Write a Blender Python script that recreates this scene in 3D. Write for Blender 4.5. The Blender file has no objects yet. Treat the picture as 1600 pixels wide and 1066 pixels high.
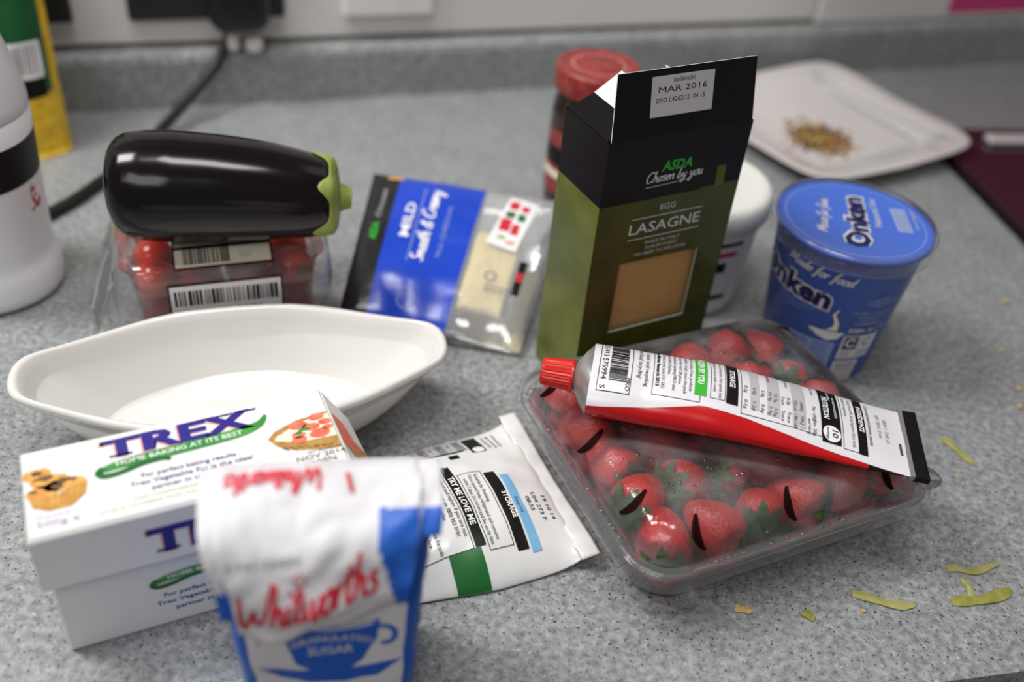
import bpy, bmesh, math, random
from mathutils import Vector, Matrix, noise
from mathutils.geometry import tessellate_polygon

# ------------------------------------------------------------------ camera, world, lights, exposure
scene = bpy.context.scene
COL = scene.collection
V3 = Vector
PITCH, ROLL, CAM_H = math.radians(37.85), math.radians(5.95), 0.38
cam_data = bpy.data.cameras.new('camera')
cam_data.sensor_width = 36.0
cam_data.lens = 35.0
cam_data.clip_start = 0.01
cam_data.dof.use_dof = True
cam_data.dof.focus_distance = 0.480
cam_data.dof.aperture_fstop = 3.4
cam = bpy.data.objects.new('camera', cam_data)
fw = V3((0, math.cos(PITCH), -math.sin(PITCH)))
rt0 = V3((1, 0, 0)); up0 = rt0.cross(fw)
rt = rt0 * math.cos(ROLL) + up0 * math.sin(ROLL)
up = up0 * math.cos(ROLL) - rt0 * math.sin(ROLL)
rot = Matrix((rt, up, -fw)).transposed()
cam.matrix_world = Matrix.Translation((0, 0, CAM_H)) @ rot.to_4x4()
COL.objects.link(cam)
scene.camera = cam

world = bpy.data.worlds.new('kitchen_ambience'); scene.world = world
world.use_nodes = True
world.node_tree.nodes['Background'].inputs[0].default_value = (1.0, 0.985, 0.97, 1)
world.node_tree.nodes['Background'].inputs[1].default_value = 0.17

def area(name, loc, target, sx, sy, power, col=(1, 1, 1)):
    d = bpy.data.lights.new(name, 'AREA'); d.shape = 'RECTANGLE'; d.size = sx; d.size_y = sy
    d.energy = power; d.color = col
    o = bpy.data.objects.new(name, d); COL.objects.link(o); o.location = loc
    o.rotation_euler = (V3(target) - V3(loc)).to_track_quat('-Z', 'Y').to_euler()
    return o
area('kitchen_window_light', (-0.75, 0.42, 1.15), (-0.02, 0.45, 0.0), 0.30, 0.42, 11.0, (1.0, 0.99, 0.97))
area('ceiling_strip_light', (-0.10, 0.30, 1.65), (-0.05, 0.45, 0.0), 0.55, 0.25, 8.5, (1.0, 0.97, 0.95))
area('camera_side_fill', (-0.45, -1.0, 1.45), (0.0, 0.35, 0.0), 1.0, 0.6, 8.5, (1.0, 0.97, 0.95))  # added fill from behind the camera to brighten front faces

vs = scene.view_settings
vs.view_transform = 'Standard'; vs.look = 'None'; vs.gamma = 1.0; vs.use_curve_mapping = False
vs.exposure = 0.12

# ------------------------------------------------------------------ materials
def lin(c):
    if isinstance(c, str):
        c = tuple(int(c[i:i + 2], 16) / 255 for i in (0, 2, 4))
    return tuple(((x + 0.055) / 1.055) ** 2.4 if x > 0.04045 else x / 12.92 for x in c)
MATS = {}
def mat(name, col, rough=0.5, spec=0.5, metal=0.0, coat=0.0, sss=0.0, bump=None, var=None, trans=0.0, emit=None):
    """bump=(scale, strength); var=(scale, second colour, contrast)"""
    m = bpy.data.materials.new(name); m.use_nodes = True; MATS[name] = m
    nt = m.node_tree; b = nt.nodes['Principled BSDF']
    b.inputs['Base Color'].default_value = (*lin(col), 1)
    b.inputs['Roughness'].default_value = rough
    b.inputs['Specular IOR Level'].default_value = spec
    b.inputs['Metallic'].default_value = metal
    b.inputs['Coat Weight'].default_value = coat
    b.inputs['Coat Roughness'].default_value = 0.08
    if sss:
        b.inputs['Subsurface Weight'].default_value = sss
        b.inputs['Subsurface Radius'].default_value = (0.004, 0.002, 0.001)
        b.inputs['Subsurface Scale'].default_value = 1.0
    if trans: b.inputs['Transmission Weight'].default_value = trans
    tc = nt.nodes.new('ShaderNodeTexCoord')
    if var:
        n = nt.nodes.new('ShaderNodeTexNoise'); n.inputs['Scale'].default_value = var[0]; n.inputs['Detail'].default_value = 4
        r = nt.nodes.new('ShaderNodeValToRGB')
        k = var[2] if len(var) > 2 else 0.2
        r.color_ramp.elements[0].position = 0.5 - k; r.color_ramp.elements[0].color = (*lin(col), 1)
        r.color_ramp.elements[1].position = 0.5 + k; r.color_ramp.elements[1].color = (*lin(var[1]), 1)
        nt.links.new(tc.outputs['Object'], n.inputs['Vector']); nt.links.new(n.outputs['Fac'], r.inputs['Fac'])
        nt.links.new(r.outputs['Color'], b.inputs['Base Color'])
    if bump:
        n2 = nt.nodes.new('ShaderNodeTexNoise'); n2.inputs['Scale'].default_value = bump[0]; n2.inputs['Detail'].default_value = 3
        bp = nt.nodes.new('ShaderNodeBump'); bp.inputs['Strength'].default_value = bump[1]; bp.inputs['Distance'].default_value = 0.001
        nt.links.new(tc.outputs['Object'], n2.inputs['Vector']); nt.links.new(n2.outputs['Fac'], bp.inputs['Height'])
        nt.links.new(bp.outputs['Normal'], b.inputs['Normal'])
    return m

def clear(name, tint='fbfbfc', haze=0.08, hazecol='e6e6ea', rough=0.08, gloss=1.0, bump=None, noise_scale=60, hazevar=0.0):
    """thin clear plastic: transparent + fresnel gloss + a little milky haze"""
    m = bpy.data.materials.new(name); m.use_nodes = True; MATS[name] = m
    nt = m.node_tree; nt.nodes.clear()
    out = nt.nodes.new('ShaderNodeOutputMaterial')
    tr = nt.nodes.new('ShaderNodeBsdfTransparent'); tr.inputs[0].default_value = (*lin(tint), 1)
    df = nt.nodes.new('ShaderNodeBsdfDiffuse'); df.inputs[0].default_value = (*lin(hazecol), 1)
    gl = nt.nodes.new('ShaderNodeBsdfGlossy'); gl.inputs['Roughness'].default_value = rough
    lw = nt.nodes.new('ShaderNodeFresnel'); lw.inputs['IOR'].default_value = 1.45
    mu = nt.nodes.new('ShaderNodeMath'); mu.operation = 'MULTIPLY'; mu.inputs[1].default_value = gloss
    m1 = nt.nodes.new('ShaderNodeMixShader'); m2 = nt.nodes.new('ShaderNodeMixShader')
    m1.inputs[0].default_value = haze
    tc = nt.nodes.new('ShaderNodeTexCoord')
    if hazevar:
        n = nt.nodes.new('ShaderNodeTexNoise'); n.inputs['Scale'].default_value = noise_scale; n.inputs['Detail'].default_value = 5
        mr = nt.nodes.new('ShaderNodeMapRange'); mr.inputs['From Min'].default_value = 0.4; mr.inputs['From Max'].default_value = 0.68
        mr.inputs['To Min'].default_value = haze; mr.inputs['To Max'].default_value = haze + hazevar
        nt.links.new(tc.outputs['Object'], n.inputs['Vector']); nt.links.new(n.outputs['Fac'], mr.inputs['Value'])
        nt.links.new(mr.outputs['Result'], m1.inputs[0])
    nt.links.new(tr.outputs[0], m1.inputs[1]); nt.links.new(df.outputs[0], m1.inputs[2])
    nt.links.new(lw.outputs[0], mu.inputs[0]); nt.links.new(mu.outputs[0], m2.inputs[0])
    nt.links.new(m1.outputs[0], m2.inputs[1]); nt.links.new(gl.outputs[0], m2.inputs[2])
    nt.links.new(m2.outputs[0], out.inputs[0])
    if bump:
        n2 = nt.nodes.new('ShaderNodeTexNoise'); n2.inputs['Scale'].default_value = bump[0]; n2.inputs['Detail'].default_value = 3
        bp = nt.nodes.new('ShaderNodeBump'); bp.inputs['Strength'].default_value = bump[1]; bp.inputs['Distance'].default_value = 0.001
        nt.links.new(tc.outputs['Object'], n2.inputs['Vector']); nt.links.new(n2.outputs['Fac'], bp.inputs['Height'])
        nt.links.new(bp.outputs['Normal'], gl.inputs['Normal']); nt.links.new(bp.outputs['Normal'], lw.inputs['Normal'])
    return m

def laminate(name, base, dark, light):
    m = mat(name, base, rough=0.33, spec=0.5)
    nt = m.node_tree; b = nt.nodes['Principled BSDF']
    tc = nt.nodes.new('ShaderNodeTexCoord')
    def nz(scale, detail, p0, p1, c0, c1):
        n = nt.nodes.new('ShaderNodeTexNoise'); n.inputs['Scale'].default_value = scale; n.inputs['Detail'].default_value = detail
        n.inputs['Roughness'].default_value = 0.6
        r = nt.nodes.new('ShaderNodeValToRGB'); r.color_ramp.elements[0].position = p0; r.color_ramp.elements[1].position = p1
        r.color_ramp.elements[0].color = c0; r.color_ramp.elements[1].color = c1
        nt.links.new(tc.outputs['Object'], n.inputs['Vector']); nt.links.new(n.outputs['Fac'], r.inputs['Fac'])
        return r
    mott = nz(260, 5, 0.33, 0.68, (*lin(dark), 1), (*lin(light), 1))
    cloud = nz(35, 3, 0.3, 0.7, (0.88, 0.88, 0.88, 1), (1.06, 1.06, 1.06, 1))
    speck = nz(560, 1, 0.31, 0.36, (0.16, 0.16, 0.18, 1), (1, 1, 1, 1))
    white = nz(430, 1, 0.66, 0.72, (0, 0, 0, 1), (0.16, 0.16, 0.16, 1))
    prev = mott
    for op, other in (('MULTIPLY', cloud), ('MULTIPLY', speck), ('ADD', white)):
        mx = nt.nodes.new('ShaderNodeMixRGB'); mx.blend_type = op; mx.inputs[0].default_value = 1
        nt.links.new(prev.outputs[0], mx.inputs[1]); nt.links.new(other.outputs[0], mx.inputs[2]); prev = mx
    nt.links.new(prev.outputs[0], b.inputs['Base Color'])
    return m

laminate('grey_laminate', '8d9091', '747879', 'abaeae')
mat('wall_white', 'dcd8d6', 0.35, bump=(40, 0.05))
mat('grout_brown', '7d7264', 0.8)
mat('floor_brown', '4a423c', 0.6, var=(6, '5a5048'))
mat('dark_cupboard', '2a2226', 0.5)
mat('pink', 'd2407f', 0.4)
mat('black_plastic', '121213', 0.35)
mat('cable_black', '0d0d0e', 0.45)
mat('white_plastic', 'e6e4e2', 0.35)
mat('socket_black', '1d1c1c', 0.4)
mat('bottle_white', 'e9e8ea', 0.3, sss=0.1)
mat('ink_black', '0e0d0c', 0.45, spec=0.25)
mat('ink_grey', '8d8a8c', 0.5)
mat('ink_grey_light', 'bdbabc', 0.4)
mat('ink_white', 'f0eff0', 0.4)
mat('ink_silver', 'c9cbcc', 0.4)
mat('ink_red', 'cf2038', 0.45)
mat('ink_navy', '2a2385', 0.4)
mat('ink_blue', '1f5fc4', 0.42, bump=(160, 0.15))
mat('ink_blue_dark', '1b4c9c', 0.42)
mat('ink_green', '1f7d35', 0.4, var=(60, '49a044'))
mat('ink_green_dark', '14672a', 0.4)
mat('ink_green_bright', '35b02a', 0.4)
mat('ink_green_asda', '2f9f2c', 0.4)
mat('ink_pale_green', 'a4b98a', 0.5)
mat('ink_lilac', 'a6a0c4', 0.5)
mat('ink_sky', '7db8e2', 0.4)
mat('ink_orange', 'd58a3c', 0.5, var=(300, 'e8b25a'))
mat('ink_case', 'd9a245', 0.5, var=(250, 'b87f2c'))
mat('ink_brown', '4c331f', 0.5, var=(400, '7a5a34'))
mat('ink_pastry', 'c79a58', 0.5, var=(280, 'a77438'))
mat('ink_berry', 'e2503c', 0.5, var=(260, 'f08a70'))
mat('ink_cream', 'f4ecd2', 0.5)
mat('ink_leaf', '2f8a35', 0.5)
mat('ink_pink', 'e7a39a', 0.5)
mat('ink_steel_blue', '8fa3d8', 0.4)
mat('card_white', 'e9e8e5', 0.4, bump=(25, 0.05))
mat('card_inner', 'd9d8d4', 0.7)
mat('card_black', '0b0a0c', 0.3, spec=0.28, bump=(60, 0.06))
mat('card_green', '4a4f16', 0.28, var=(38, '2c300c', 0.22), bump=(60, 0.05))
mat('card_green_light', '767b2c', 0.3, var=(45, '555c1a', 0.25))  # paler side panels paint in light from the left; also the tower print
mat('pasta', 'efc878', 0.5, sss=0.1, var=(30, 'e0b264'))
mat('ceramic', 'e2e0dc', 0.13, spec=0.5, coat=0.4)
mat('aubergine_skin', '0a0609', 0.16, spec=0.32, var=(14, '10070c'))
mat('calyx_green', '9aa556', 0.55, var=(60, '7a8c3a'), bump=(200, 0.3))
mat('stem_green', '7f9a3a', 0.6, var=(120, 'a3a85a'))
mat('tomato_red', 'c22a18', 0.2, spec=0.5, sss=0.15, var=(40, 'd4401f'))
mat('tomato_green', '5c7a2a', 0.6)
mat('foil_blue', '1a44c2', 0.22, bump=(70, 0.35))
mat('foil_black', '1b1b1d', 0.25, bump=(90, 0.5))
mat('cheese', 'fbedb0', 0.6, sss=0.2, var=(220, 'f0dc98'), bump=(300, 0.5))
mat('jar_lid_red', '8a2624', 0.35, var=(160, '9a3f3a', 0.1))
mat('jar_dark', '2a1716', 0.12, coat=0.5)
mat('tub_white', 'e8e9e2', 0.3, sss=0.1)
mat('label_white', 'dcdada', 0.5)
mat('label_cream', 'd8d0bd', 0.5)
mat('pot_blue', '3c62c0', 0.3, spec=0.45, var=(20, '3559b5'))
mat('lid_blue', '4a6fd0', 0.22, coat=0.3)
mat('navy', '1b1d55', 0.4)
mat('plate_white', 'd8d2d0', 0.22, coat=0.3)
mat('plate_line', '93a79f', 0.35)
mat('crumb_brown', '7a5326', 0.8, var=(900, 'a87e44', 0.1))
mat('crumb_pale', 'bd9a60', 0.8, var=(900, 'd0b67c', 0.1))
mat('crumb_dark', '42290f', 0.8)
mat('reflected_pink_glass', '352026', 0.12, spec=0.5)  # maroon puts the reflected pink into the glass colour
mat('steel', 'f0eeee', 0.45, metal=0.4)
mat('berry_red', 'a81c20', 0.28, spec=0.5, sss=0.12, var=(90, 'c8382c', 0.25), bump=(650, 0.6))
mat('berry_leaf', '46632c', 0.6, var=(150, '2f4a20'))
mat('tube_red', 'c30d14', 0.25, spec=0.5, bump=(40, 0.1))
mat('tube_white', 'e3e1e6', 0.28, bump=(55, 0.12))
mat('tube_alu', 'b6b4b2', 0.3, metal=0.7)
mat('tube_cream', 'e2dfa8', 0.5)
mat('cap_red', 'cf1d10', 0.32)
mat('bag_white', 'e6e6e4', 0.22, spec=0.5, bump=(60, 0.25))
mat('paper_white', 'dddce0', 0.55, bump=(55, 0.35))
mat('peel_green', 'b0aa74', 0.5, var=(160, '97954a', 0.2))
mat('peel_dark', '7c8232', 0.5, var=(160, 'a09c52', 0.2))
mat('pack_green', '17602f', 0.35, var=(30, '0d4521'))
mat('pack_yellow', 'd8a81c', 0.35, var=(160, 'f0c838', 0.15), bump=(120, 0.8))
mat('slot_dark', '1c0405', 0.8, spec=0.1)
clear('clear_lid', haze=0.035, hazevar=0.12, noise_scale=38, rough=0.09, bump=(170, 0.6), gloss=1.2)
clear('clear_rim', haze=0.09, hazecol='fafaff', rough=0.1, bump=(120, 0.15), gloss=0.9)
clear('clear_tray', haze=0.02, rough=0.1, bump=(90, 0.2), gloss=0.7)
clear('clear_film', haze=0.04, hazevar=0.09, noise_scale=30, rough=0.1, bump=(60, 0.8), gloss=1.5)
clear('clear_bag', haze=0.26, hazecol='f2f2f4', rough=0.1, bump=(45, 0.9), gloss=1.5)
clear('clear_window', haze=0.03, rough=0.05, gloss=0.6)
clear('clear_pot_lid', haze=0.06, rough=0.06, gloss=1.5)
clear('water', haze=0.02, rough=0.02, gloss=2.5)

# ------------------------------------------------------------------ object helpers
def mesh(name, V, F, m, parent=None, smooth=False, mi=None):
    me = bpy.data.meshes.new(name); me.from_pydata([tuple(v) for v in V], [], F)
    ms = m if isinstance(m, (list, tuple)) else [m]
    for x in ms: me.materials.append(MATS[x])
    if mi:
        for p, i in zip(me.polygons, mi): p.material_index = i
    if smooth:
        for p in me.polygons: p.use_smooth = True
    me.update()
    o = bpy.data.objects.new(name, me); COL.objects.link(o)
    if parent is not None: o.parent = parent
    return o
def tag(o, label=None, cat=None, group=None, kind=None):
    if label: o['label'] = label
    if cat: o['category'] = cat
    if group: o['group'] = group
    if kind: o['kind'] = kind
    return o
def thing(name, label, cat, loc=(0, 0, 0), yaw=0.0, group=None):
    o = bpy.data.objects.new(name, None); COL.objects.link(o); o.empty_display_size = 0.02
    o.location = loc; o.rotation_euler = (0, 0, math.radians(yaw))
    return tag(o, label, cat, group)
def copy_tree(o, parent=None):
    c = o.copy(); COL.objects.link(c); c.parent = parent
    for ch in list(o.children):
        copy_tree(ch, c)
    return c
def bevel_box(name, size, loc, m, parent=None, bev=0.002, seg=2, smooth=True):
    bm = bmesh.new(); bmesh.ops.create_cube(bm, size=1)
    for v in bm.verts: v.co = V3((v.co.x * size[0] + loc[0], v.co.y * size[1] + loc[1], v.co.z * size[2] + loc[2]))
    if bev: bmesh.ops.bevel(bm, geom=bm.edges[:], offset=bev, segments=seg, affect='EDGES', profile=0.5)
    me = bpy.data.meshes.new(name); bm.to_mesh(me); bm.free(); me.materials.append(MATS[m])
    o = bpy.data.objects.new(name, me); COL.objects.link(o)
    if parent is not None: o.parent = parent
    return o
def lathe(name, prof, m, parent=None, n=48, smooth=True, cap=True, mi=None, centre=(0, 0)):
    V, F, I = [], [], []
    for r, z in prof:
        for k in range(n):
            a = 2 * math.pi * k / n; V.append((centre[0] + r * math.cos(a), centre[1] + r * math.sin(a), z))
    for j in range(len(prof) - 1):
        for k in range(n):
            F.append((j * n + k, j * n + (k + 1) % n, (j + 1) * n + (k + 1) % n, (j + 1) * n + k)); I.append(mi[j] if mi else 0)
    if cap:
        F.append(tuple(range(n - 1, -1, -1))); I.append(mi[0] if mi else 0)
        b = (len(prof) - 1) * n; F.append(tuple(range(b, b + n))); I.append(mi[-1] if mi else 0)
    return mesh(name, V, F, m, parent, smooth, I)
def loft(name, rings, m, parent=None, cap0=False, cap1=False, smooth=True, closed=True):
    n = len(rings[0]); V = [p for r in rings for p in r]; F = []
    for j in range(len(rings) - 1):
        for k in range(n if closed else n - 1):
            F.append((j * n + k, j * n + (k + 1) % n, (j + 1) * n + (k + 1) % n, (j + 1) * n + k))
    if cap0: F.append(tuple(range(n - 1, -1, -1)))
    if cap1: b = (len(rings) - 1) * n; F.append(tuple(range(b, b + n)))
    return mesh(name, V, F, m, parent, smooth)
def rrect(w, d, r, z, seg=6):
    """rounded rectangle ring, counter-clockwise"""
    r = min(r, w / 2 - 1e-5, d / 2 - 1e-5); P = []
    for cx, cy, a0 in ((w / 2 - r, d / 2 - r, 0), (-w / 2 + r, d / 2 - r, 90), (-w / 2 + r, -d / 2 + r, 180), (w / 2 - r, -d / 2 + r, 270)):
        for k in range(seg + 1):
            a = math.radians(a0 + 90 * k / seg); P.append((cx + r * math.cos(a), cy + r * math.sin(a), z))
    return P
def grid(name, fn, nu, nv, m, parent=None, smooth=True, mfn=None):
    V = [fn(i / nu, j / nv) for j in range(nv + 1) for i in range(nu + 1)]; F, I = [], []
    for j in range(nv):
        for i in range(nu):
            a = j * (nu + 1) + i; F.append((a, a + 1, a + nu + 2, a + nu + 1))
            I.append(mfn((i + .5) / nu, (j + .5) / nv) if mfn else 0)
    return mesh(name, V, F, m, parent, smooth, I)
def tube_path(name, pts, rad, m, parent=None, n=10, sub=6):
    P = spline([V3(p) for p in pts], sub); rings = []
    for i, p in enumerate(P):
        t = (P[min(i + 1, len(P) - 1)] - P[max(i - 1, 0)]).normalized()
        s = t.cross(V3((0, 0, 1)));  s = s.normalized() if s.length > 1e-4 else V3((1, 0, 0)); q = s.cross(t)
        r = rad(i / (len(P) - 1)) if callable(rad) else rad
        rings.append([tuple(p + s * (r * math.cos(2 * math.pi * k / n)) + q * (r * math.sin(2 * math.pi * k / n))) for k in range(n)])
    return loft(name, rings, m, parent, True, True)
def spline(P, sub=6):
    out = []
    for i in range(len(P) - 1):
        p0, p1, p2, p3 = P[max(i - 1, 0)], P[i], P[i + 1], P[min(i + 2, len(P) - 1)]
        for k in range(sub):
            t = k / sub
            out.append(0.5 * ((2 * p1) + (p2 - p0) * t + (2 * p0 - 5 * p1 + 4 * p2 - p3) * t * t + (3 * p1 - p0 - 3 * p2 + p3) * t ** 3))
    out.append(P[-1]); return out
def interp(x, tab):
    if x <= tab[0][0]: return tab[0][1]
    for (a, b), (c, d) in zip(tab, tab[1:]):
        if x <= c:
            t = (x - a) / (c - a); return b + (d - b) * t
    return tab[-1][1]
def sinterp(x, tab):
    if x <= tab[0][0]: return tab[0][1]
    for (a, b), (c, d) in zip(tab, tab[1:]):
        if x <= c:
            t = (x - a) / (c - a); t = t * t * (3 - 2 * t); return b + (d - b) * t
    return tab[-1][1]

# ------------------------------------------------------------------ flat print: 2-D shapes in millimetres laid on a surface
TCACHE = {}
def text(s, h, w=None, bold=0.0, shear=0.0, anchor='l', res=2):
    """Shape for a word: cap height h (mm), optional total width w; anchor l / c / r"""
    key = (s, bold, shear, res)
    if key not in TCACHE:
        cu = bpy.data.curves.new('t', 'FONT'); cu.body = s; cu.resolution_u = res; cu.offset = bold; cu.shear = shear; cu.fill_mode = 'FRONT'
        ob = bpy.data.objects.new('t', cu)
        me = bpy.data.meshes.new_from_object(ob)
        TCACHE[key] = ([(v.co.x, v.co.y) for v in me.vertices], [tuple(p.vertices) for p in me.polygons])
        bpy.data.objects.remove(ob); bpy.data.curves.remove(cu); bpy.data.meshes.remove(me)
    V, F = TCACHE[key]
    if not V: return [], []
    x0 = min(v[0] for v in V); x1 = max(v[0] for v in V); k = h / 0.70; kx = (w / (x1 - x0)) if w else k
    off = {'l': 0, 'c': -(x1 - x0) * kx / 2, 'r': -(x1 - x0) * kx}[anchor]
    return [((x - x0) * kx + off, y * k) for x, y in V], list(F)
def rect(x0, y0, x1, y1, nx=1, ny=1):
    V = [(x0 + (x1 - x0) * i / nx, y0 + (y1 - y0) * j / ny) for j in range(ny + 1) for i in range(nx + 1)]
    F = [(j * (nx + 1) + i, j * (nx + 1) + i + 1, (j + 1) * (nx + 1) + i + 1, (j + 1) * (nx + 1) + i) for j in range(ny) for i in range(nx)]
    return V, F
def frame(x0, y0, x1, y1, t=0.25):
    return join(rect(x0, y0, x1, y0 + t, 12), rect(x0, y1 - t, x1, y1, 12), rect(x0, y0, x0 + t, y1, 1, 12), rect(x1 - t, y0, x1, y1, 1, 12))
def poly(P):
    tri = tessellate_polygon([[V3((x, y, 0)) for x, y in P]])
    F = []
    for t in tri:
        a, b, c = (P[i] for i in t)
        F.append(tuple(t) if (b[0] - a[0]) * (c[1] - a[1]) - (b[1] - a[1]) * (c[0] - a[0]) > 0 else tuple(reversed(t)))
    return list(P), F
def ellipse(cx, cy, rx, ry, n=24, rot=0):
    c, s = math.cos(rot), math.sin(rot)
    P = [(cx + rx * math.cos(2 * math.pi * k / n) * c - ry * math.sin(2 * math.pi * k / n) * s,
          cy + rx * math.cos(2 * math.pi * k / n) * s + ry * math.sin(2 * math.pi * k / n) * c) for k in range(n)]
    return P, [tuple(range(n))]
def ring(cx, cy, rx, ry, t, n=32, a0=0, a1=360):
    V, F = [], []
    for k in range(n + 1):
        a = math.radians(a0 + (a1 - a0) * k / n)
        V += [(cx + (rx - t) * math.cos(a), cy + (ry - t) * math.sin(a)), (cx + rx * math.cos(a), cy + ry * math.sin(a))]
    for k in range(n): F.append((2 * k, 2 * k + 1, 2 * k + 3, 2 * k + 2))
    return V, F
def blob(cx, cy, rx, ry, n=16, rough=0.15, seed=1):
    rnd = random.Random(seed)
    P = [(cx + rx * (1 + rnd.uniform(-rough, rough)) * math.cos(2 * math.pi * k / n), cy + ry * (1 + rnd.uniform(-rough, rough)) * math.sin(2 * math.pi * k / n)) for k in range(n)]
    return P, [tuple(range(n))]
def star(cx, cy, r):
    return poly([(cx + (r if k % 2 == 0 else r * .42) * math.sin(math.pi * k / 5), cy + (r if k % 2 == 0 else r * .42) * math.cos(math.pi * k / 5)) for k in range(10)])
def ribbon(P, w, sub=5):
    """stroke through points; w number or function of 0..1"""
    Q = spline([V3((x, y, 0)) for x, y in P], sub); V, F = [], []
    for i, p in enumerate(Q):
        t = Q[min(i + 1, len(Q) - 1)] - Q[max(i - 1, 0)]
        n = V3((-t.y, t.x, 0)); n = n.normalized() if n.length else V3((0, 1, 0))
        ww = (w(i / (len(Q) - 1)) if callable(w) else w) / 2
        V += [(p.x - n.x * ww, p.y - n.y * ww), (p.x + n.x * ww, p.y + n.y * ww)]
    for i in range(len(Q) - 1): F.append((2 * i, 2 * i + 2, 2 * i + 3, 2 * i + 1))
    return V, F
def join(*S):
    V, F = [], []
    for s in S:
        b = len(V); V += s[0]; F += [tuple(i + b for i in f) for f in s[1]]
    return V, F
def xf(S, tx=0, ty=0, rot=0, sx=1, sy=1, fn=None):
    c, s = math.cos(math.radians(rot)), math.sin(math.radians(rot))
    V = [(x * sx, y * sy) for x, y in S[0]]
    V = [(x * c - y * s + tx, x * s + y * c + ty) for x, y in V]
    if fn: V = [fn(x, y) for x, y in V]
    return V, S[1]
def barcode(x0, y0, x1, y1, n=30, seed=3, vertical=True, sub=1):
    """bars spread from x0 to x1; vertical: bars run in y"""
    rnd = random.Random(seed); S = []; x = x0; unit = (x1 - x0) / (n * 2.2)
    while x < x1 - unit:
        w = unit * rnd.choice((.7, .7, 1.1, 1.6, 2.1)); S.append(rect(x, y0, min(x + w, x1), y1, 1, sub)); x += w + unit * rnd.choice((.7, .8, 1.2, 1.7))
    S = join(*S)
    if not vertical: S = ([(y, x) for x, y in S[0]], [tuple(reversed(f)) for f in S[1]])
    return S
def lines(x0, y, x1, n, pitch, t, seed=1, sub=6):
    """tiny print, too small to read: broken grey strokes in lines"""
    rnd = random.Random(seed); S = []
    for k in range(n):
        x = x0; xe = x1 - rnd.uniform(0, .18) * (x1 - x0)
        while x < xe:
            w = rnd.uniform(1.0, 3.2) * t * 1.6; S.append(rect(x, y - k * pitch, min(x + w, xe), y - k * pitch + t)); x += w + t * .7
    return join(*S)
# simple pen script: strokes in units of x-height
PEN = {
 'W': (1.9, [[(0, 2.0), (.12, .7), (.42, 0), (.72, .6), (.86, 1.1), (.98, .35), (1.2, .02), (1.5, .7), (1.72, 1.7), (1.85, 2.25)]]),
 'h': (.8, [[(.18, 2.1), (.1, 1.0), (.02, 0)], [(.05, .4), (.3, .95), (.52, .85), (.52, .3), (.66, .0), (.8, .15)]]),
 'i': (.4, [[(.15, 1.0), (.08, .3), (.18, 0), (.4, .15)]]),
 't': (.55, [[(.28, 1.75), (.16, .6), (.22, .02), (.5, .15)], [(-.05, 1.15), (.6, 1.25)]]),
 'w': (1.05, [[(.0, 1.0), (.08, .25), (.25, .02), (.45, .5), (.52, .9), (.56, .2), (.72, .02), (.92, .5), (1.0, 1.0)]]),
 'o': (.72, [[(.38, 1.0), (.08, .7), (.08, .2), (.34, 0), (.58, .35), (.55, .8), (.36, 1.0), (.75, .9)]]),
 'r': (.55, [[(.1, 1.0), (.1, .0)], [(.1, .5), (.3, .95), (.52, .92)]]),
 's': (.55, [[(.5, .9), (.25, 1.0), (.12, .75), (.4, .45), (.4, .1), (.15, .0), (.0, .15)]]),
 'C': (1.1, [[(1.0, 1.6), (.75, 2.0), (.3, 1.7), (.08, .9), (.25, .15), (.6, .0), (1.0, .35)]]),
 'e': (.62, [[(.08, .5), (.5, .62), (.42, .98), (.16, .85), (.06, .4), (.28, .0), (.62, .2)]]),
 'n': (.75, [[(.08, 1.0), (.05, 0)], [(.06, .5), (.3, .98), (.5, .85), (.5, .25), (.6, 0), (.75, .12)]]),
 'b': (.75, [[(.2, 2.0), (.08, .9), (.06, .1), (.35, .0), (.6, .4), (.45, .8), (.1, .6)]]),
 'y': (.72, [[(.05, 1.0), (.12, .35), (.35, .2), (.55, 1.0)], [(.55, 1.0), (.48, .0), (.3, -.8), (.02, -.7), (.15, -.3), (.7, .15)]]),
 'u': (.72, [[(.05, 1.0), (.1, .15), (.34, .05), (.5, .95), (.52, .1), (.72, .1)]]),
 'S': (.95, [[(.9, 1.75), (.55, 2.0), (.2, 1.65), (.5, 1.1), (.75, .6), (.45, .0), (.05, .25)]]),
 'm': (1.1, [[(.05, 1.0), (.04, 0)], [(.05, .5), (.25, .95), (.4, .8), (.4, 0)], [(.4, .5), (.62, .95), (.8, .8), (.82, .15), (1.05, .1)]]),
 '&': (1.0, [[(.9, .0), (.3, 1.2), (.45, 1.75), (.65, 1.4), (.1, .6), (.25, .05), (.6, .1), (.9, .7)]]),
 'a': (.72, [[(.5, .9), (.2, 1.0), (.05, .5), (.2, .05), (.45, .4), (.52, .95), (.52, .15), (.72, .1)]]),
 'M': (1.5, [[(.05, 0), (.25, 1.9), (.6, .4), (1.0, 1.95), (1.2, .05), (1.4, .1)]]),
 'd': (.75, [[(.5, .8), (.2, 1.0), (.05, .45), (.2, .03), (.45, .4), (.62, 2.0), (.55, .15), (.75, .1)]]),
 'f': (.55, [[(.6, 1.8), (.4, 2.0), (.25, 1.4), (.15, -.1), (.05, -.7), (-.1, -.55)], [(-.05, 1.0), (.5, 1.08)]]),
 ' ': (.5, []),
}
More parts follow.
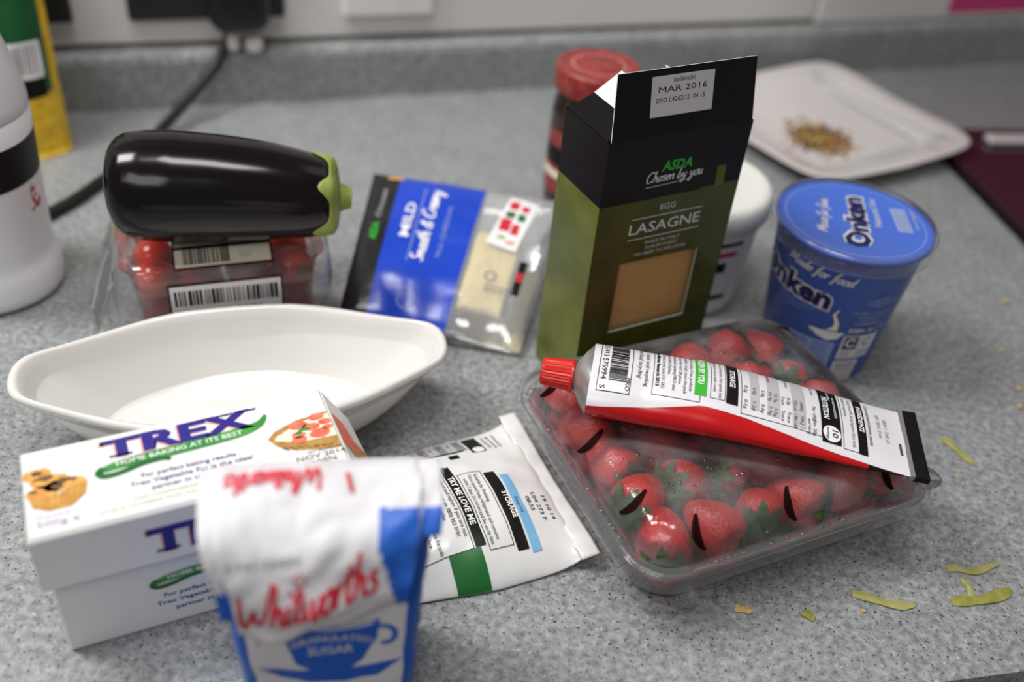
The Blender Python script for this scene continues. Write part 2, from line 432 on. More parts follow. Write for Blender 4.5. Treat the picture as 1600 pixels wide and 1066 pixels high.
def script(s, xh, w=None, pen=0.22, slant=0.18, anchor='l'):
    x = 0; S = []
    for ch in s:
        adv, st = PEN[ch]
        for P in st: S.append(ribbon([(x + a + b * slant, b) for a, b in P], lambda t: pen * (1.15 - .5 * abs(t - .4)), 4))
        if ch == 'i': S.append(ellipse(x + .42, 1.5, .13, .13, 8))
        x += adv
    V, F = join(*S); x0 = min(v[0] for v in V); x1 = max(v[0] for v in V); kx = w / (x1 - x0) if w else xh
    off = {'l': 0, 'c': -(x1 - x0) * kx / 2}[anchor]
    return [((a - x0) * kx + off, b * xh) for a, b in V], F

def refine(S, L=2.5):
    """split long edges so that print follows a curved surface"""
    V = list(S[0]); F = []
    for f in S[1]:
        for k in range(1, len(f) - 1): F.append((f[0], f[k], f[k + 1]))
    for _ in range(9):
        mid = {}; out = []; ch = False
        d = lambda i, j: math.hypot(V[i][0] - V[j][0], V[i][1] - V[j][1])
        for a, b, c in F:
            e = max(((d(a, b), a, b, c), (d(b, c), b, c, a), (d(c, a), c, a, b)))
            if e[0] <= L: out.append((a, b, c)); continue
            ch = True; p, q, o = e[1:]; k = (min(p, q), max(p, q))
            if k not in mid: mid[k] = len(V); V.append(((V[p][0] + V[q][0]) / 2, (V[p][1] + V[q][1]) / 2))
            out += [(p, mid[k], o), (mid[k], q, o)]
        F = out
        if not ch: break
    return V, F
class Print:
    """collects flat print for one surface and lays it on as thin parts"""
    def __init__(self, fn, parent, curved=0): self.fn, self.parent, self.L, self.c = fn, parent, {}, curved
    def add(self, name, m, S, layer=1):
        self.L.setdefault((layer, name, m), []).append(S)
    def build(self):
        for (layer, name, m), SS in sorted(self.L.items(), key=lambda k: k[0][0]):
            for V, F in SS:
                if self.c: V, F = refine((V, F), self.c)
                if V: mesh(name, [self.fn(x / 1000, y / 1000, 0.00012 + 0.00007 * layer) for x, y in V], F, m, self.parent)
def flat(O, U, W):
    O, U, W = V3(O), V3(U).normalized(), V3(W).normalized(); N = U.cross(W)
    return lambda x, y, o: O + U * x + W * y + N * o

# ------------------------------------------------------------------ setting: worktop, upstand, wall
WA = math.radians(21.0); wa = V3((math.cos(WA), math.sin(WA), 0)); wn = V3((-math.sin(WA), math.cos(WA), 0))
P0 = V3((-0.2234, 0.7868, 0.0))                       # a point at the foot of the upstand
def wp(a, n, z): return tuple(P0 + wa * a + wn * n + V3((0, 0, z)))
fA = V3((0.210, 0.273, 0)); fd = V3((0.968, 0.25, 0)).normalized()
def fr(a, z): p = fA + fd * a; return (p.x, p.y, z)
Vt = [fr(-1.1, 0), fr(1.1, 0), wp(1.3, 0.02, 0), wp(-1.0, 0.02, 0)]
Vb = [(x, y, -0.04) for x, y, z in Vt]
wt = mesh('worktop', Vt + Vb, [(0, 1, 2, 3), (7, 6, 5, 4), (0, 4, 5, 1), (1, 5, 6, 2), (2, 6, 7, 3), (3, 7, 4, 0)], 'grey_laminate')
tag(wt, 'grey speckled laminate kitchen worktop the food stands on', 'worktop', kind='structure')
tag(bevel_box('floor', (4.0, 4.0, 0.02), (0, 0.2, -0.91), 'floor_brown', None, 0), 'dark brown kitchen floor below the worktop', 'floor', kind='structure')
# upstand with a rounded top front edge
prof = [(0, 0), (0.0, 0.004), (0.0, 0.039), (0.0015, 0.0435), (0.006, 0.0455), (0.022, 0.0455), (0.022, 0)]
V = [wp(a, n, z) for a in (-1.0, 1.3) for n, z in prof]; k = len(prof)
F = [(i, i + k, i + k + 1, i + 1) for i in range(k - 1)] + [tuple(range(k))[::-1], tuple(range(k, 2 * k))]
tag(mesh('trim_1', V, [tuple(reversed(f)) for f in F], 'grey_laminate'), 'grey laminate upstand along the back of the worktop', 'upstand', kind='structure')
V = [wp(a, n, z) for a in (-1.0, 1.4) for n, z in ((0.022, -0.04), (0.022, 0.7), (0.06, 0.7), (0.06, -0.04))]
wall = mesh('wall_back', V, [(0, 1, 5, 4), (1, 2, 6, 5), (2, 3, 7, 6), (3, 0, 4, 7), (0, 3, 2, 1), (4, 5, 6, 7)], 'grout_brown')
tag(wall, 'white tiled kitchen wall behind the worktop', 'wall', kind='structure')
for a0, a1, z0, th in ((-1.0, 0.528, 0.0495, 0.0025), (0.531, 1.4, 0.0465, 0.005)):
    am = (a0 + a1) / 2
    t = bevel_box('tile', (a1 - a0, th + 0.004, 0.36), (0, 0, 0), 'wall_white', wall, 0.0012)
    t.location = wp(am, 0.022 - th / 2, z0 + 0.18); t.rotation_euler = (0, 0, WA)
# cupboard front under the worktop edge
V = [fr(-1.1, -0.04), fr(1.1, -0.04), fr(1.1, -0.5), fr(-1.1, -0.5)]; n_ = V3((-fd.y, fd.x, 0)) * 0.02
V = [tuple(V3(p) + n_) for p in V] + [tuple(V3(p) + n_ * 2) for p in V]
tag(mesh('wall_front', V, [(0, 1, 2, 3), (7, 6, 5, 4), (0, 4, 5, 1), (1, 5, 6, 2), (2, 6, 7, 3), (3, 7, 4, 0)], 'dark_cupboard'), 'dark cupboard front below the worktop edge', 'cupboard', kind='structure')

# pink card on the wall
o = bevel_box('pink_card', (0.3, 0.0022, 0.2), (0, 0, 0.1), 'pink', None, 0.0008); o.location = wp(0.835, 0.0157, 0.0515); o.rotation_euler = (0, 0, WA)
tag(o, 'bright pink card propped on the wall above the upstand', 'card')

# sockets
def socket(name, a0, a1, z0, h, m, lab, cat):
    t = thing(name, lab, cat, wp((a0 + a1) / 2, 0.0193, z0), 21)
    bevel_box('faceplate', (a1 - a0, 0.009, h), (0, -0.0045, h / 2), m, t, 0.002)
    return t
s1 = socket('wall_socket', -0.108, 0.014, 0.070, 0.086, 'socket_black', 'black double wall socket with a black plug pushed in', 'socket')
for x in (-0.033, 0.033):
    for dx, dz, w, h in ((0, .022, .004, .009), (-.011, -.004, .007, .004), (.011, -.004, .007, .004)):
        bevel_box('pin_slot', (w, 0.0012, h), (x + dx, -0.0092, .043 + dz), 'black_plastic', s1, 0.0003)
    bevel_box('rocker_switch', (.011, .004, .018), (x + (-.02 if x < 0 else .02), -0.0105, .055), 'black_plastic', s1, 0.001)
s2 = socket('wall_socket', -0.235, -0.149, 0.070, 0.086, 'socket_black', 'black single wall socket nearest the green and yellow packet', 'socket')
bevel_box('rocker_switch', (.011, .004, .018), (.02, -0.0105, .055), 'black_plastic', s2, 0.001)
s3 = socket('light_switch', 0.063, 0.140, 0.068, 0.086, 'white_plastic', 'white wall switch plate above the worktop upstand', 'switch')
bevel_box('rocker_switch', (.016, .005, .028), (0, -0.010, .045), 'white_plastic', s3, 0.0015)

# unseen cupboard added to shade the right back of the worktop
wc = thing('added_shade_cupboard', 'unseen white cupboard added above the hob end to shade the worktop', 'cupboard', wp(0.78, 0.015, 0.44), 21)
bevel_box('carcass', (0.80, 0.30, 0.62), (0, -0.155, 0.31), 'white_plastic', wc, 0.002)
for sx_ in (-1, 1):
    d_ = bevel_box('door', (0.396, 0.018, 0.62), (sx_ * 0.2, -0.315, 0.31), 'white_plastic', wc, 0.002)
    bevel_box('handle', (0.012, 0.018, 0.12), (sx_ * 0.03, -0.333, 0.10), 'steel', d_, 0.003)

# plug with its cable
t = thing('power_plug', 'black plug with a black cable trailing down onto the worktop', 'plug', wp(-0.024, 0.010, 0.0645), 21)
rings = []
for y, s in ((0, .9), (-.003, 1), (-.018, 1), (-.026, .85), (-.028, .6)):
    rings.append([(x * s, y, z * s + .026) for x, z, _ in rrect(.048, .050, .014, 0)])
loft('body', rings, 'black_plastic', t, True, True)
M_ = Matrix.Rotation(math.radians(-21), 4, 'Z') @ Matrix.Translation(-V3(wp(-0.024, 0.010, 0.0645)))
pts = [M_ @ V3(p) for p in [(-0.252, 0.786, 0.070), (-0.256, 0.780, 0.058), (-0.266, 0.763, 0.036), (-0.283, 0.725, 0.016), (-0.296, 0.680, 0.0055), (-0.306, 0.630, 0.0042), (-0.322, 0.577, 0.0042), (-0.352, 0.540, 0.0042), (-0.43, 0.50, 0.0042)]]
tube_path('cable', pts, 0.0042, 'cable_black', t, 10, 8)
t2 = thing('cable_tag', 'small white plastic cable tag hanging by the plug', 'tag', wp(-0.030, 0.004, 0.0465), 21)
loft('tag_loop', [[(x * s, -.002 + y, z * s + .009) for x, z, _ in rrect(.009, .016, .003, 0)] for y, s in ((.0015, .9), (0, 1), (-.003, 1), (-.0045, .9))], 'white_plastic', t2, True, True)
lathe('tag_knob', [(0.001, 0), (.006, .0015), (.008, .006), (.006, .0115), (.001, .013)], 'white_plastic', t2, 20, centre=(.016, -.006))

# glass hob panel with painted-in pink reflection, flush on the worktop at the right
hb = thing('hob', 'glossy glass hob panel with a painted-in maroon reflection and window-reflection strip beside the plate', 'hob', (0.345, 0.866, 0.0), -78.6)
bevel_box('frame', (0.46, 0.40, 0.0024), (0.23, 0.20, 0.0013), 'black_plastic', hb, 0.0008)
bevel_box('glass_top', (0.450, 0.392, 0.003), (0.232, 0.203, 0.0041), 'reflected_pink_glass', hb, 0.0010)
bevel_box('reflection_strip', (0.014, 0.300, 0.006), (0.034, 0.205, 0.0088), 'steel', hb, 0.0025)  # bright strip standing in for a window reflected in the glass

# ------------------------------------------------------------------ LASAGNE CARTON
LW, LD, LH, BZ = 0.088, 0.043, 0.1637, 0.1275
lb = thing('lasagne_box', 'tall black and green lasagne carton with an open top flap and a clear window', 'box', (0.037, 0.440, 0.0003), 30.7)
x0w, x1w, z0w, z1w = 0.0188, 0.0700, 0.0433, 0.0893
def pan(name, quads, m, mi=None): 
    V, F = [], []
    for q in quads: b = len(V); V += q; F.append(tuple(range(b, b + len(q))))
    return mesh(name, V, F, m, lb, False, mi)
# front panel with a cut-out (thick card)
def fq(xa, za, xb, zb, y=0.0): return [(xa, y, za), (xb, y, za), (xb, y, zb), (xa, y, zb)]
T_ = 0.0006
fp_ = pan('front_panel', [fq(0, 0, LW, z0w), fq(0, z0w, x0w, z1w), fq(x1w, z0w, LW, z1w), fq(0, z1w, LW, BZ), fq(0, BZ, LW, LH),
    [(x0w, 0, z0w), (x1w, 0, z0w), (x1w, T_, z0w), (x0w, T_, z0w)], [(x1w, 0, z0w), (x1w, 0, z1w), (x1w, T_, z1w), (x1w, T_, z0w)],
    [(x0w, 0, z1w), (x0w, 0, z0w), (x0w, T_, z0w), (x0w, T_, z1w)], [(x1w, 0, z1w), (x0w, 0, z1w), (x0w, T_, z1w), (x1w, T_, z1w)]],
    ['card_green', 'card_black', 'card_inner'], [0, 0, 0, 0, 1, 2, 2, 2, 2])
pan('side_panel', [[(0, LD, 0), (0, 0, 0), (0, 0, BZ), (0, LD, BZ)], [(0, LD, BZ), (0, 0, BZ), (0, 0, LH), (0, LD, LH)]], ['card_green_light', 'card_black'], [0, 1])
pan('side_panel', [[(LW, 0, 0), (LW, LD, 0), (LW, LD, BZ), (LW, 0, BZ)], [(LW, 0, BZ), (LW, LD, BZ), (LW, LD, LH), (LW, 0, LH)]], ['card_green_light', 'card_black'], [0, 1])
pan('back_panel', [[(LW, LD, 0), (0, LD, 0), (0, LD, BZ), (LW, LD, BZ)], [(LW, LD, BZ), (0, LD, BZ), (0, LD, LH), (LW, LD, LH)]], ['card_green', 'card_black'], [0, 1])
pan('base_panel', [[(0, 0, 0), (0, LD, 0), (LW, LD, 0), (LW, 0, 0)]], 'card_green')
mesh('window_film', fq(x0w - .002, z0w - .002, x1w + .002, z1w + .002, 0.0011), [(0, 1, 2, 3)], 'clear_window', fp_)
def slab(name, quad, n, th, mo, mi_, parent):
    """card sheet with thickness: outer face material mo, inner mi_"""
    n = V3(n).normalized() * th; k = len(quad); Q = [V3(p) for p in quad] + [V3(p) + n for p in quad]
    F = [tuple(range(k)), tuple(reversed(range(k, 2 * k)))] + [(i, i + k, (i + 1) % k + k, (i + 1) % k) for i in range(k)]
    return mesh(name, Q, F, [mo, mi_], parent, False, [0] + [1] * (k + 1))
# front flap standing up
fl = [(0.001, 0.0, LH), (LW - .001, 0.0, LH), (LW - .0025, 0.0058, 0.1962), (0.0028, 0.0058, 0.1962)]
flap_ = slab('top_flap', fl, (0, 1, -.2), 0.0006, 'card_black', 'card_inner', lb)
# dust flaps: black near the fold, unprinted white beyond
df_dir = V3((30.5, 0, 16.5)).normalized()
def dust(x, sgn):
    a0, a1, a2 = V3((x, LD - .001, LH)), V3((x, .002, LH)), V3((x, 0, LH))
    d = V3((df_dir.x * sgn, 0, df_dir.z)); k1, k2 = .0155, .034
    e = lambda y0, kk: (x + d.x * kk, y0, LH + d.z * kk)
    Q = [e(LD - .001, 0), e(.002, 0), e(.004, k1), e(LD - .003, k1)]
    R_ = [e(LD - .003, k1), e(.004, k1), e(.006, k2), e(LD - .001, k2)]
    if sgn < 0: Q.reverse(); R_.reverse()
    V = Q + R_; f = mesh('dust_flap', V, [(0, 1, 2, 3), (4, 5, 6, 7)], ['card_black', 'card_white'], lb, False, [0, 1])
    f.modifiers.new('thick', 'SOLIDIFY').thickness = 0.0005
dust(0.0004, 1); dust(LW - .0004, -1)
pr = Print(flat((0, 0, 0), (1, 0, 0), (0, 0, 1)), fp_)
pr.add('brand_lettering', 'ink_green_asda', text('ASDA', 5.4, 19, bold=.035, shear=.12), 1)
S = pr.L[(1, 'brand_lettering', 'ink_green_asda')]; S[0] = xf(S[0], 34.5, 143.0)
pr.add('lettering', 'ink_silver', xf(script('Chosen by you', 3.0, 35.5, pen=.2), 26.0, 137.2))
pr.add('lettering', 'ink_silver', ribbon([(26.5, 134.6), (40, 134.9), (52, 135.6)], .35))
pr.add('lettering', 'ink_silver', xf(text('EGG', 3.4, 9.6), 38.4, 119.6))
pr.add('lettering', 'ink_silver', xf(text('LASAGNE', 6.3, 45.5, bold=.008), 20.8, 107.2))
pr.add('lettering', 'ink_silver', rect(21.5, 116.2, 66.5, 116.7)); pr.add('lettering', 'ink_silver', rect(21.0, 103.6, 66.8, 104.1))
for s, w, z in (('MADE IN ITALY', 22.4, 99.6), ('DURUM WHEAT', 21, 96.2), ('NO NEED TO PRE-COOK', 33.5, 92.8)):
    pr.add('lettering', 'ink_silver', xf(text(s, 1.9, w, anchor='c'), 44, z))
# skyline silhouette: hills and a round arcaded tower
hill = [(0.3, 127.2)] + [(x, 127.4 + 1.1 * noise.noise(V3((x * .09, 3, 0))) + .7 * noise.noise(V3((x * .4, 8, 0))) + (1.5 if x > 60 else 0)) for x in range(2, 88, 2)] + [(87.7, 127.2)]
pr.add('printed_hills', 'card_green', poly(hill + [(87.7, 125.5), (.3, 125.5)]), 1)
for i in range(7):
    z = 128 + i * 1.75; xx = 74.3 - (i * .15); pr.add('printed_tower', 'card_green_light', join(rect(xx - 2.6, z, xx + 2.6, z + .5), *[rect(xx - 2.4 + j * 1.2, z + .5, xx - 1.8 + j * 1.2, z + 1.7) for j in range(5)]), 2)
pr.build()
fu, fv = V3((1, 0, 0)), V3((0, 0.0058, 0.0325)).normalized()
pr = Print(flat((0, 0, LH), fu, fv), flap_)
pr.add('date_panel', 'ink_grey_light', rect(22.3, 9.5, 59.5, 29.5), 1)
pr.add('lettering', 'ink_black', xf(text('Best Before End:', 2.3, 13), 35, 25.9), 2)
pr.add('lettering', 'ink_black', xf(text('MAR 2016', 2.9, 29), 26.5, 21.3), 2)
pr.add('lettering', 'ink_black', xf(text('DSO L4262C2  04:15', 2.3, 29), 25.4, 16.5), 2)
pr.build()
# lasagne sheets inside
for k in range(4):
    o = bevel_box('lasagne_sheet', (0.080, 0.0014, 0.150 - .004 * k), (0, 0, (0.150 - .004 * k) / 2), 'pasta', None, 0.0004)
    c, s = math.cos(math.radians(30.7)), math.sin(math.radians(30.7)); lx, ly = 0.044, 0.0045 + .0022 * k
    o.location = (0.037 + lx * c - ly * s, 0.440 + lx * s + ly * c, 0.0008); o.rotation_euler = (0, 0, math.radians(30.7))
    tag(o, 'yellow flat lasagne sheet standing inside the black and green carton', 'pasta sheet', 'lasagne sheets in the carton')

# ------------------------------------------------------------------ TREX BOX
TW, TD, TH = 0.125, 0.049, 0.075
tx = thing('fat_box', 'white cardboard vegetable fat box with navy lettering on its lid', 'box', (-0.174, 0.240, 0.0), 27.8)
def openbox(name, x0, y0, z0, x1, y1, z1, m, bev, parent):
    o = bevel_box(name, (x1 - x0, y1 - y0, z1 - z0), ((x0 + x1) / 2, (y0 + y1) / 2, (z0 + z1) / 2), m, parent, bev, 2); return o
base_ = openbox('carton_base', 0.0022, 0.0018, 0.0004, TW - .001, TD - .001, TH - .004, 'card_white', .0007, tx)
# lid: top sheet + front apron leaning out + end flaps
lidV = lambda: None
rings = []
for z, ex in ((0.0475, 0.0), (0.0485, 0.0), (TH - .0015, 0.0), (TH, -.0012)):
    f_ = (TH - z) / (TH - .0475)
    yf = -0.0012 + (-ex) - .0022 * f_
    rings.append([(-.0008 - ex + .001 * 0, yf, z), (TW + .0008 + ex, yf, z), (TW + .0008 + ex, TD + ex, z), (-.0008 - ex, TD + ex, z)])
lid_ = loft('carton_lid', rings, 'card_white', tx, False, True, smooth=False)
# right end flap sprung outwards
ef_ = slab('end_flap', [(TW + .001, TD - .001, TH - .001), (TW + .001, .001, TH - .001), (TW + .0145, .0025, .0545), (TW + .0125, TD - .004, .0565)], (-1, 0, -.5), .0006, 'card_white', 'card_inner', tx)
fe = flat((TW + .001, .001, TH - .001), (0, 1, 0), (-.0140, 0, .0195))
pr = Print(fe, ef_)
pr.add('printed_tart', 'ink_berry', poly([(13, -1), (33, -1), (31, -9), (20, -13), (12, -14)]), 1)
pr.add('printed_tart', 'ink_pastry', poly([(12, -14), (20, -13), (18, -20), (11, -20), (6, -10), (12.5, -1), (13, -1)]), 1)
pr.build()
pr = Print(flat((0, 0, TH), (1, 0, 0), (0, 1, 0)), lid_)
A = pr.add
def trex(x, y, w, h, P, grow=True):
    # heavy serif-like letters, growing towards the right
    S = text('TREX', h, w, bold=.045)
    if grow: S = xf(S, fn=lambda a, b: (a, b * (1 + .12 * a / w)))
    P.add('brand_outline', 'ink_pink', xf(S, x - .75, y - .35), 1); P.add('brand_lettering', 'ink_navy', xf(S, x, y), 2)
    # slab serifs
    P.add('brand_lettering', 'ink_navy', join(rect(x + w * .045, y - .2, x + w * .19, y + h * .1), rect(x + w * .0, y + h * .78, x + w * .02, y + h), rect(x + w * .76, y + h * 1.02, x + w * .88, y + h * 1.12), rect(x + w * .92, y + h * 1.02, x + w * 1.04, y + h * 1.12)), 2)
trex(30, 34.2, 63, 10.0, pr)
# green ribbon: sweeps under the name and hooks back
def ribbon_band(P, ox, oy, k=1.0):
    pts = [(70, 15.0), (66, 10.0), (56, 7.4), (40, 6.2), (22, 5.4), (8, 4.6), (1.5, 3.2)]
    P.add('printed_ribbon', 'ink_green', xf(ribbon(pts, lambda t: (1.2 + 4.6 * min(1, t * 3.5)) if t < .75 else 5.4 - 2.2 * (t - .75) * 4, 6), ox, oy, sx=k, sy=k), 2)
    P.add('printed_ribbon', 'ink_green_dark', xf(ribbon([(1.5, 4.2), (-.8, 1.8), (1.5, -.6), (8, -.2), (16, 1.9), (24, 2.4), (27.5, 1.2)], lambda t: 3.2 - 1.2 * t, 6), ox, oy, sx=k, sy=k), 3)
    P.add('lettering', 'ink_white', xf(text('HOME BAKING AT ITS BEST', 2.6 * k, 52 * k, bold=.012), ox + 6.5 * k, oy + 3.9 * k, rot=2.2), 4)
ribbon_band(pr, 28.5, 24.5)
for s, w, x, y in (('For perfect baking results', 38, 43.5, 18.6), ('Trex Vegetable Fat is the ideal', 49, 38.5, 14.6), ('partner in the kitchen.', 35, 46.5, 10.6)):
    A('lettering', 'ink_navy', xf(text(s, 2.3, w, bold=.012), x, y), 1)
A('lettering', 'ink_pale_green', xf(text('AND HYDROGENATED VEGETABLE OIL', 1.5, 52), 38.5, 6.9), 1)
A('lettering', 'ink_pale_green', xf(text('AND E NUMBERS AND COLOURS AND PRESERVATIVES', 1.5, 76), 26, 3.6), 1)
A('lettering', 'ink_navy', xf(text('BEST BEFORE END', 1.0, 15), 110, 9.8), 1)
A('lettering', 'ink_black', xf(text('NOV 2014', 2.5, 21), 104.5, 6.3), 1); A('lettering', 'ink_black', xf(text('13308N', 2.5, 15), 105.5, 2.8), 1)
A('lettering', 'ink_lilac', xf(text('500g e', 3.2, 15.5, bold=.01), 3, 4.0), 1); A('lettering', 'ink_lilac', lines(3, 9.0, 17, 1, 1, .6), 1)
# muffins
for cx, cy, rx, seed in ((5.0, 33.5, 5.6, 1), (9.5, 28.5, 7.5, 2), (15.0, 25.0, 8.2, 3), (6.5, 23.0, 6.2, 6)):
    A('printed_muffin', 'ink_orange', blob(cx, cy, rx, 3.6, 18, .08, seed), 1)
for cx, cy, r, seed in ((5, 34.2, 2.4, 4), (8, 30.5, 2.6, 5), (14, 27.5, 2.6, 7), (12, 24.5, 2.8, 8), (18, 27, 1.6, 9), (3, 24, 1.6, 10)):
    A('printed_muffin', 'ink_brown', blob(cx, cy, r, r * .55, 12, .35, seed), 3)
A('printed_muffin', 'ink_case', poly([(1.2, 20.5), (6, 19.6), (14, 20.6), (23.2, 24.5), (22.0, 17.5), (16.5, 12.2), (8, 12.0), (2.2, 15.5)]), 2)
A('printed_muffin', 'ink_pastry', join(*[ribbon([(3 + i * 2.6, 19.5 + i * .5), (4 + i * 2.2, 13.2 + abs(i - 3) * .5)], .45) for i in range(8)]), 3)
# fruit tart
A('printed_tart', 'ink_pastry', poly([(96, 23.5), (100, 27.5), (110, 31.5), (123, 33.2), (124.6, 33), (124.6, 9.5), (118, 10.2), (106, 13.2), (99, 17.8)]), 1)
A('printed_tart', 'ink_cream', poly([(99, 23), (110, 29.5), (124.6, 32), (124.6, 17), (112, 17.5), (103, 19.5)]), 2)
for i, (cx, cy, rx) in enumerate(((110, 28, 4.2), (119, 31, 3.6), (122, 27, 3.0), (115, 25.5, 4.0), (109, 22, 3.2), (118, 20.5, 4.6), (122.2, 23.3, 2.4), (108.6, 19.2, 3.4))):
    A('printed_tart', 'ink_berry', blob(cx, cy, rx, rx * .62, 14, .1, 20 + i), 3)
A('printed_tart', 'ink_cream', blob(102.5, 22.2, 3.6, 2.4, 14, .2, 40), 4)
A('printed_tart', 'ink_leaf', join(blob(112.4, 24.8, 2.6, 1.1, 10, .2, 41), blob(109.3, 23.2, 1.7, 1.1, 10, .2, 42)), 4)
A('printed_tart', 'ink_brown', join(*[ribbon([(100.5 + i * 3.2, 16.6 - i * .75), (103.0 + i * 3.1, 14.2 - i * .35)], .55) for i in range(7)]), 3)
pr.build()
lidn = flat((0, -0.0034, 0.0475), (1, 0, 0), (0, .0022, .0275))
pr = Print(lidn, lid_); trex(40.5, 5.6, 63, 12.5, pr, False); pr.build()
pr = Print(flat((0, .0018, 0), (1, 0, 0), (0, 0, 1)), base_)
ribbon_band(pr, 39.5, 26.5, .9)
for s, w, x, y in (('For perfect baking results', 40, 42.5, 18.6), ('Trex Vegetable Fat is the ideal', 50, 39, 13.9), ('partner in the kitchen.', 36, 46.5, 9.0)):
    pr.add('lettering', 'ink_navy', xf(text(s, 2.5, w, bold=.015), x, y), 1)
pr.add('lettering', 'ink_navy', join(xf(text('4oz', 1.5, 4.4, bold=.03), 12, 44.8), xf(text('4oz', 1.5, 4.4, bold=.03), 47.6, 44.4), xf(text('4oz', 1.5, 4.4, bold=.03), 84, 44.4)), 1)
pr.build()

# ------------------------------------------------------------------ SUGAR BAG (gusseted paper bag, top rolled over the front)
sb = thing('sugar_bag', 'blue and white paper bag of granulated sugar with its top folded over', 'bag', (-0.062, 0.245, 0.0), 12)
def sw(z): return interp(z, [(0, .064), (.05, .068), (.085, .072), (.112, .078)])
def sd(z): return interp(z, [(0, .050), (.05, .053), (.085, .050), (.112, .030)])
def wr(x, y, z, a=.0012): return a * (noise.noise(V3((x * 45, y * 45, z * 40))) + .5 * noise.noise(V3((x * 110, y * 110 + 5, z * 90))))
rings = []; SEG = 5
for j in range(25):
    z = .113 * j / 24; R0 = rrect(sw(z), sd(z), .006, z + .0002, SEG)
    # subdivide long runs
    P = []
    for a, b in zip(R0, R0[1:] + R0[:1]):
        L_ = math.hypot(a[0] - b[0], a[1] - b[1]); k = 12 if L_ > .01 else 1
        for i in range(k): t_ = i / k; P.append((a[0] + (b[0] - a[0]) * t_, a[1] + (b[1] - a[1]) * t_, z + .0002))
    rings.append([(x + (wr(x, y, z) * x / .03), y + wr(x, y, z) * (1 if y > 0 else -1), zz) for x, y, zz in P])
n = len(rings[0]); V = [p for r in rings for p in r]; F, I = [], []
for j in range(24):
    for k in range(n):
        F.append((j * n + k, j * n + (k + 1) % n, (j + 1) * n + (k + 1) % n, (j + 1) * n + k))
        p = rings[j][k]; q = rings[j][(k + 1) % n]; mx_, my_ = (p[0] + q[0]) / 2, (p[1] + q[1]) / 2
        I.append(1 if abs(mx_) > sw(p[2]) / 2 - .0065 else 0)
F.append(tuple(range(n - 1, -1, -1))); I.append(0); b_ = 24 * n; F.append(tuple(range(b_, b_ + n))); I.append(0)
body_ = mesh('body', V, F, ['paper_white', 'ink_blue'], sb, True, I)
def front(x, y, o): return V3((x, -sd(y) / 2 - wr(x, -sd(y) / 2, y) - o, y))
pr = Print(front, body_, 2); A = pr.add
A('printed_cup', 'ink_blue', poly([(-17, 69.5), (-8, 68.2), (6, 68.6), (19.5, 71.5), (18, 60), (13, 48), (8, 42), (-6, 42), (-12, 48)]), 1)
A('printed_cup', 'ink_blue', ring(20.5, 62.5, 5.6, 6.0, 2.2, 20, -100, 110), 1)
A('printed_cup', 'ink_white', ribbon([(-15, 68.6), (-6, 67.2), (6, 67.6), (17, 70)], .9), 2)
A('printed_saucer', 'ink_blue', poly([(-26, 47), (-10, 43.0), (10, 42.6), (28, 47), (18, 37), (6, 34.5), (-8, 35), (-18, 39)]), 1)
A('lettering', 'ink_silver', xf(text('GRANULATED', 3.6, 30, bold=.02, anchor='c'), 1.5, 60.4, fn=lambda a, b: (a, b - .012 * (a - 1.5) ** 2)), 3)
A('lettering', 'ink_silver', xf(text('SUGAR', 4.2, 17, bold=.02, anchor='c'), 1, 53.2), 3)
A('printed_star', 'ink_red', join(star(-23.5, 67, 2.0), star(-25, 62.5, 1.2), star(-20.5, 63.5, .9)), 1)
pr.build()
def side(x, y, o): return V3((sw(y) / 2 + .0006 + wr(.03, x, y) * 1.0 + o + .0006, x, y))
pr = Print(side, body_, 2)
pr.add('lettering', 'ink_silver', join(xf(text('Trusted', 3.2, 16), -14, 78, 60), xf(text('Whitworths', 2.6, 18), -3, 70, 60), lines(-16, 66, 8, 1, 2, .6, 5), lines(-16, 40, 14, 6, 4, .7, 6)), 1)
pr.add('lettering', 'ink_white', xf(text('PURE', 5.5, 16, bold=.04), -16, 52, 12), 1)
pr.build()
# rolled top: sheet running from behind the ridge, over it and down the front
path = spline([V3((0, p[0], p[1])) for p in ((.016, .098), (.012, .112), (.004, .1205), (-.006, .1190), (-.016, .1160), (-.0235, .1110), (-.0272, .1030), (-.0290, .092), (-.0298, .080), (-.0302, .072))], 6)
plen = [0.0]
for a, b in zip(path, path[1:]): plen.append(plen[-1] + (b - a).length)
TOT = plen[-1]
def onpath(s):
    s = max(0, min(TOT - 1e-6, s))
    for i in range(len(path) - 1):
        if s <= plen[i + 1]:
            t = (s - plen[i]) / max(plen[i + 1] - plen[i], 1e-9); return path[i].lerp(path[i + 1], t), (path[i + 1] - path[i]).normalized()
    return path[-1], (path[-1] - path[-2]).normalized()
def flapw(s): return interp(s, [(0, .040), (.03, .0425), (.05, .0415), (.075, .037), (.1, .0345)])
def flapend(x):
    u_ = x / .04
    if u_ > .80: return TOT - .041
    if u_ < -.90: return TOT - .010
    return TOT - .0005 - .011 * max(0, (u_ + .5) / .97) + .0012 * math.sin(u_ * 9)
def flap(x, s, o=0.0):
    p, t = onpath(s); nrm = V3((0, t.z, -t.y)); nrm = nrm if nrm.y < 0 or nrm.z > 0 else -nrm
    f_ = s / TOT; am = .0027 * (.35 + f_)
    d = am * (noise.noise(V3((x * 50, s * 45, 2))) + .6 * abs(noise.noise(V3((x * 90 + s * 60, s * 80 - x * 40, 7))))) + .0022 * math.exp(-((s - (TOT - .012 - (x + .03) * .16)) / .006) ** 2) * (1 if x > -.005 else .35)
    d += .0035 * max(0, f_ - .5) * 2 * (1 - abs(x / .045))
    return V3((x, p.y, p.z)) + nrm * (d + .0006 + o)
def fl_fn(u, v):
    u2 = u * 2 - 1; xe = u2 * .040; s = v * flapend(xe); return flap(u2 * flapw(s), s)
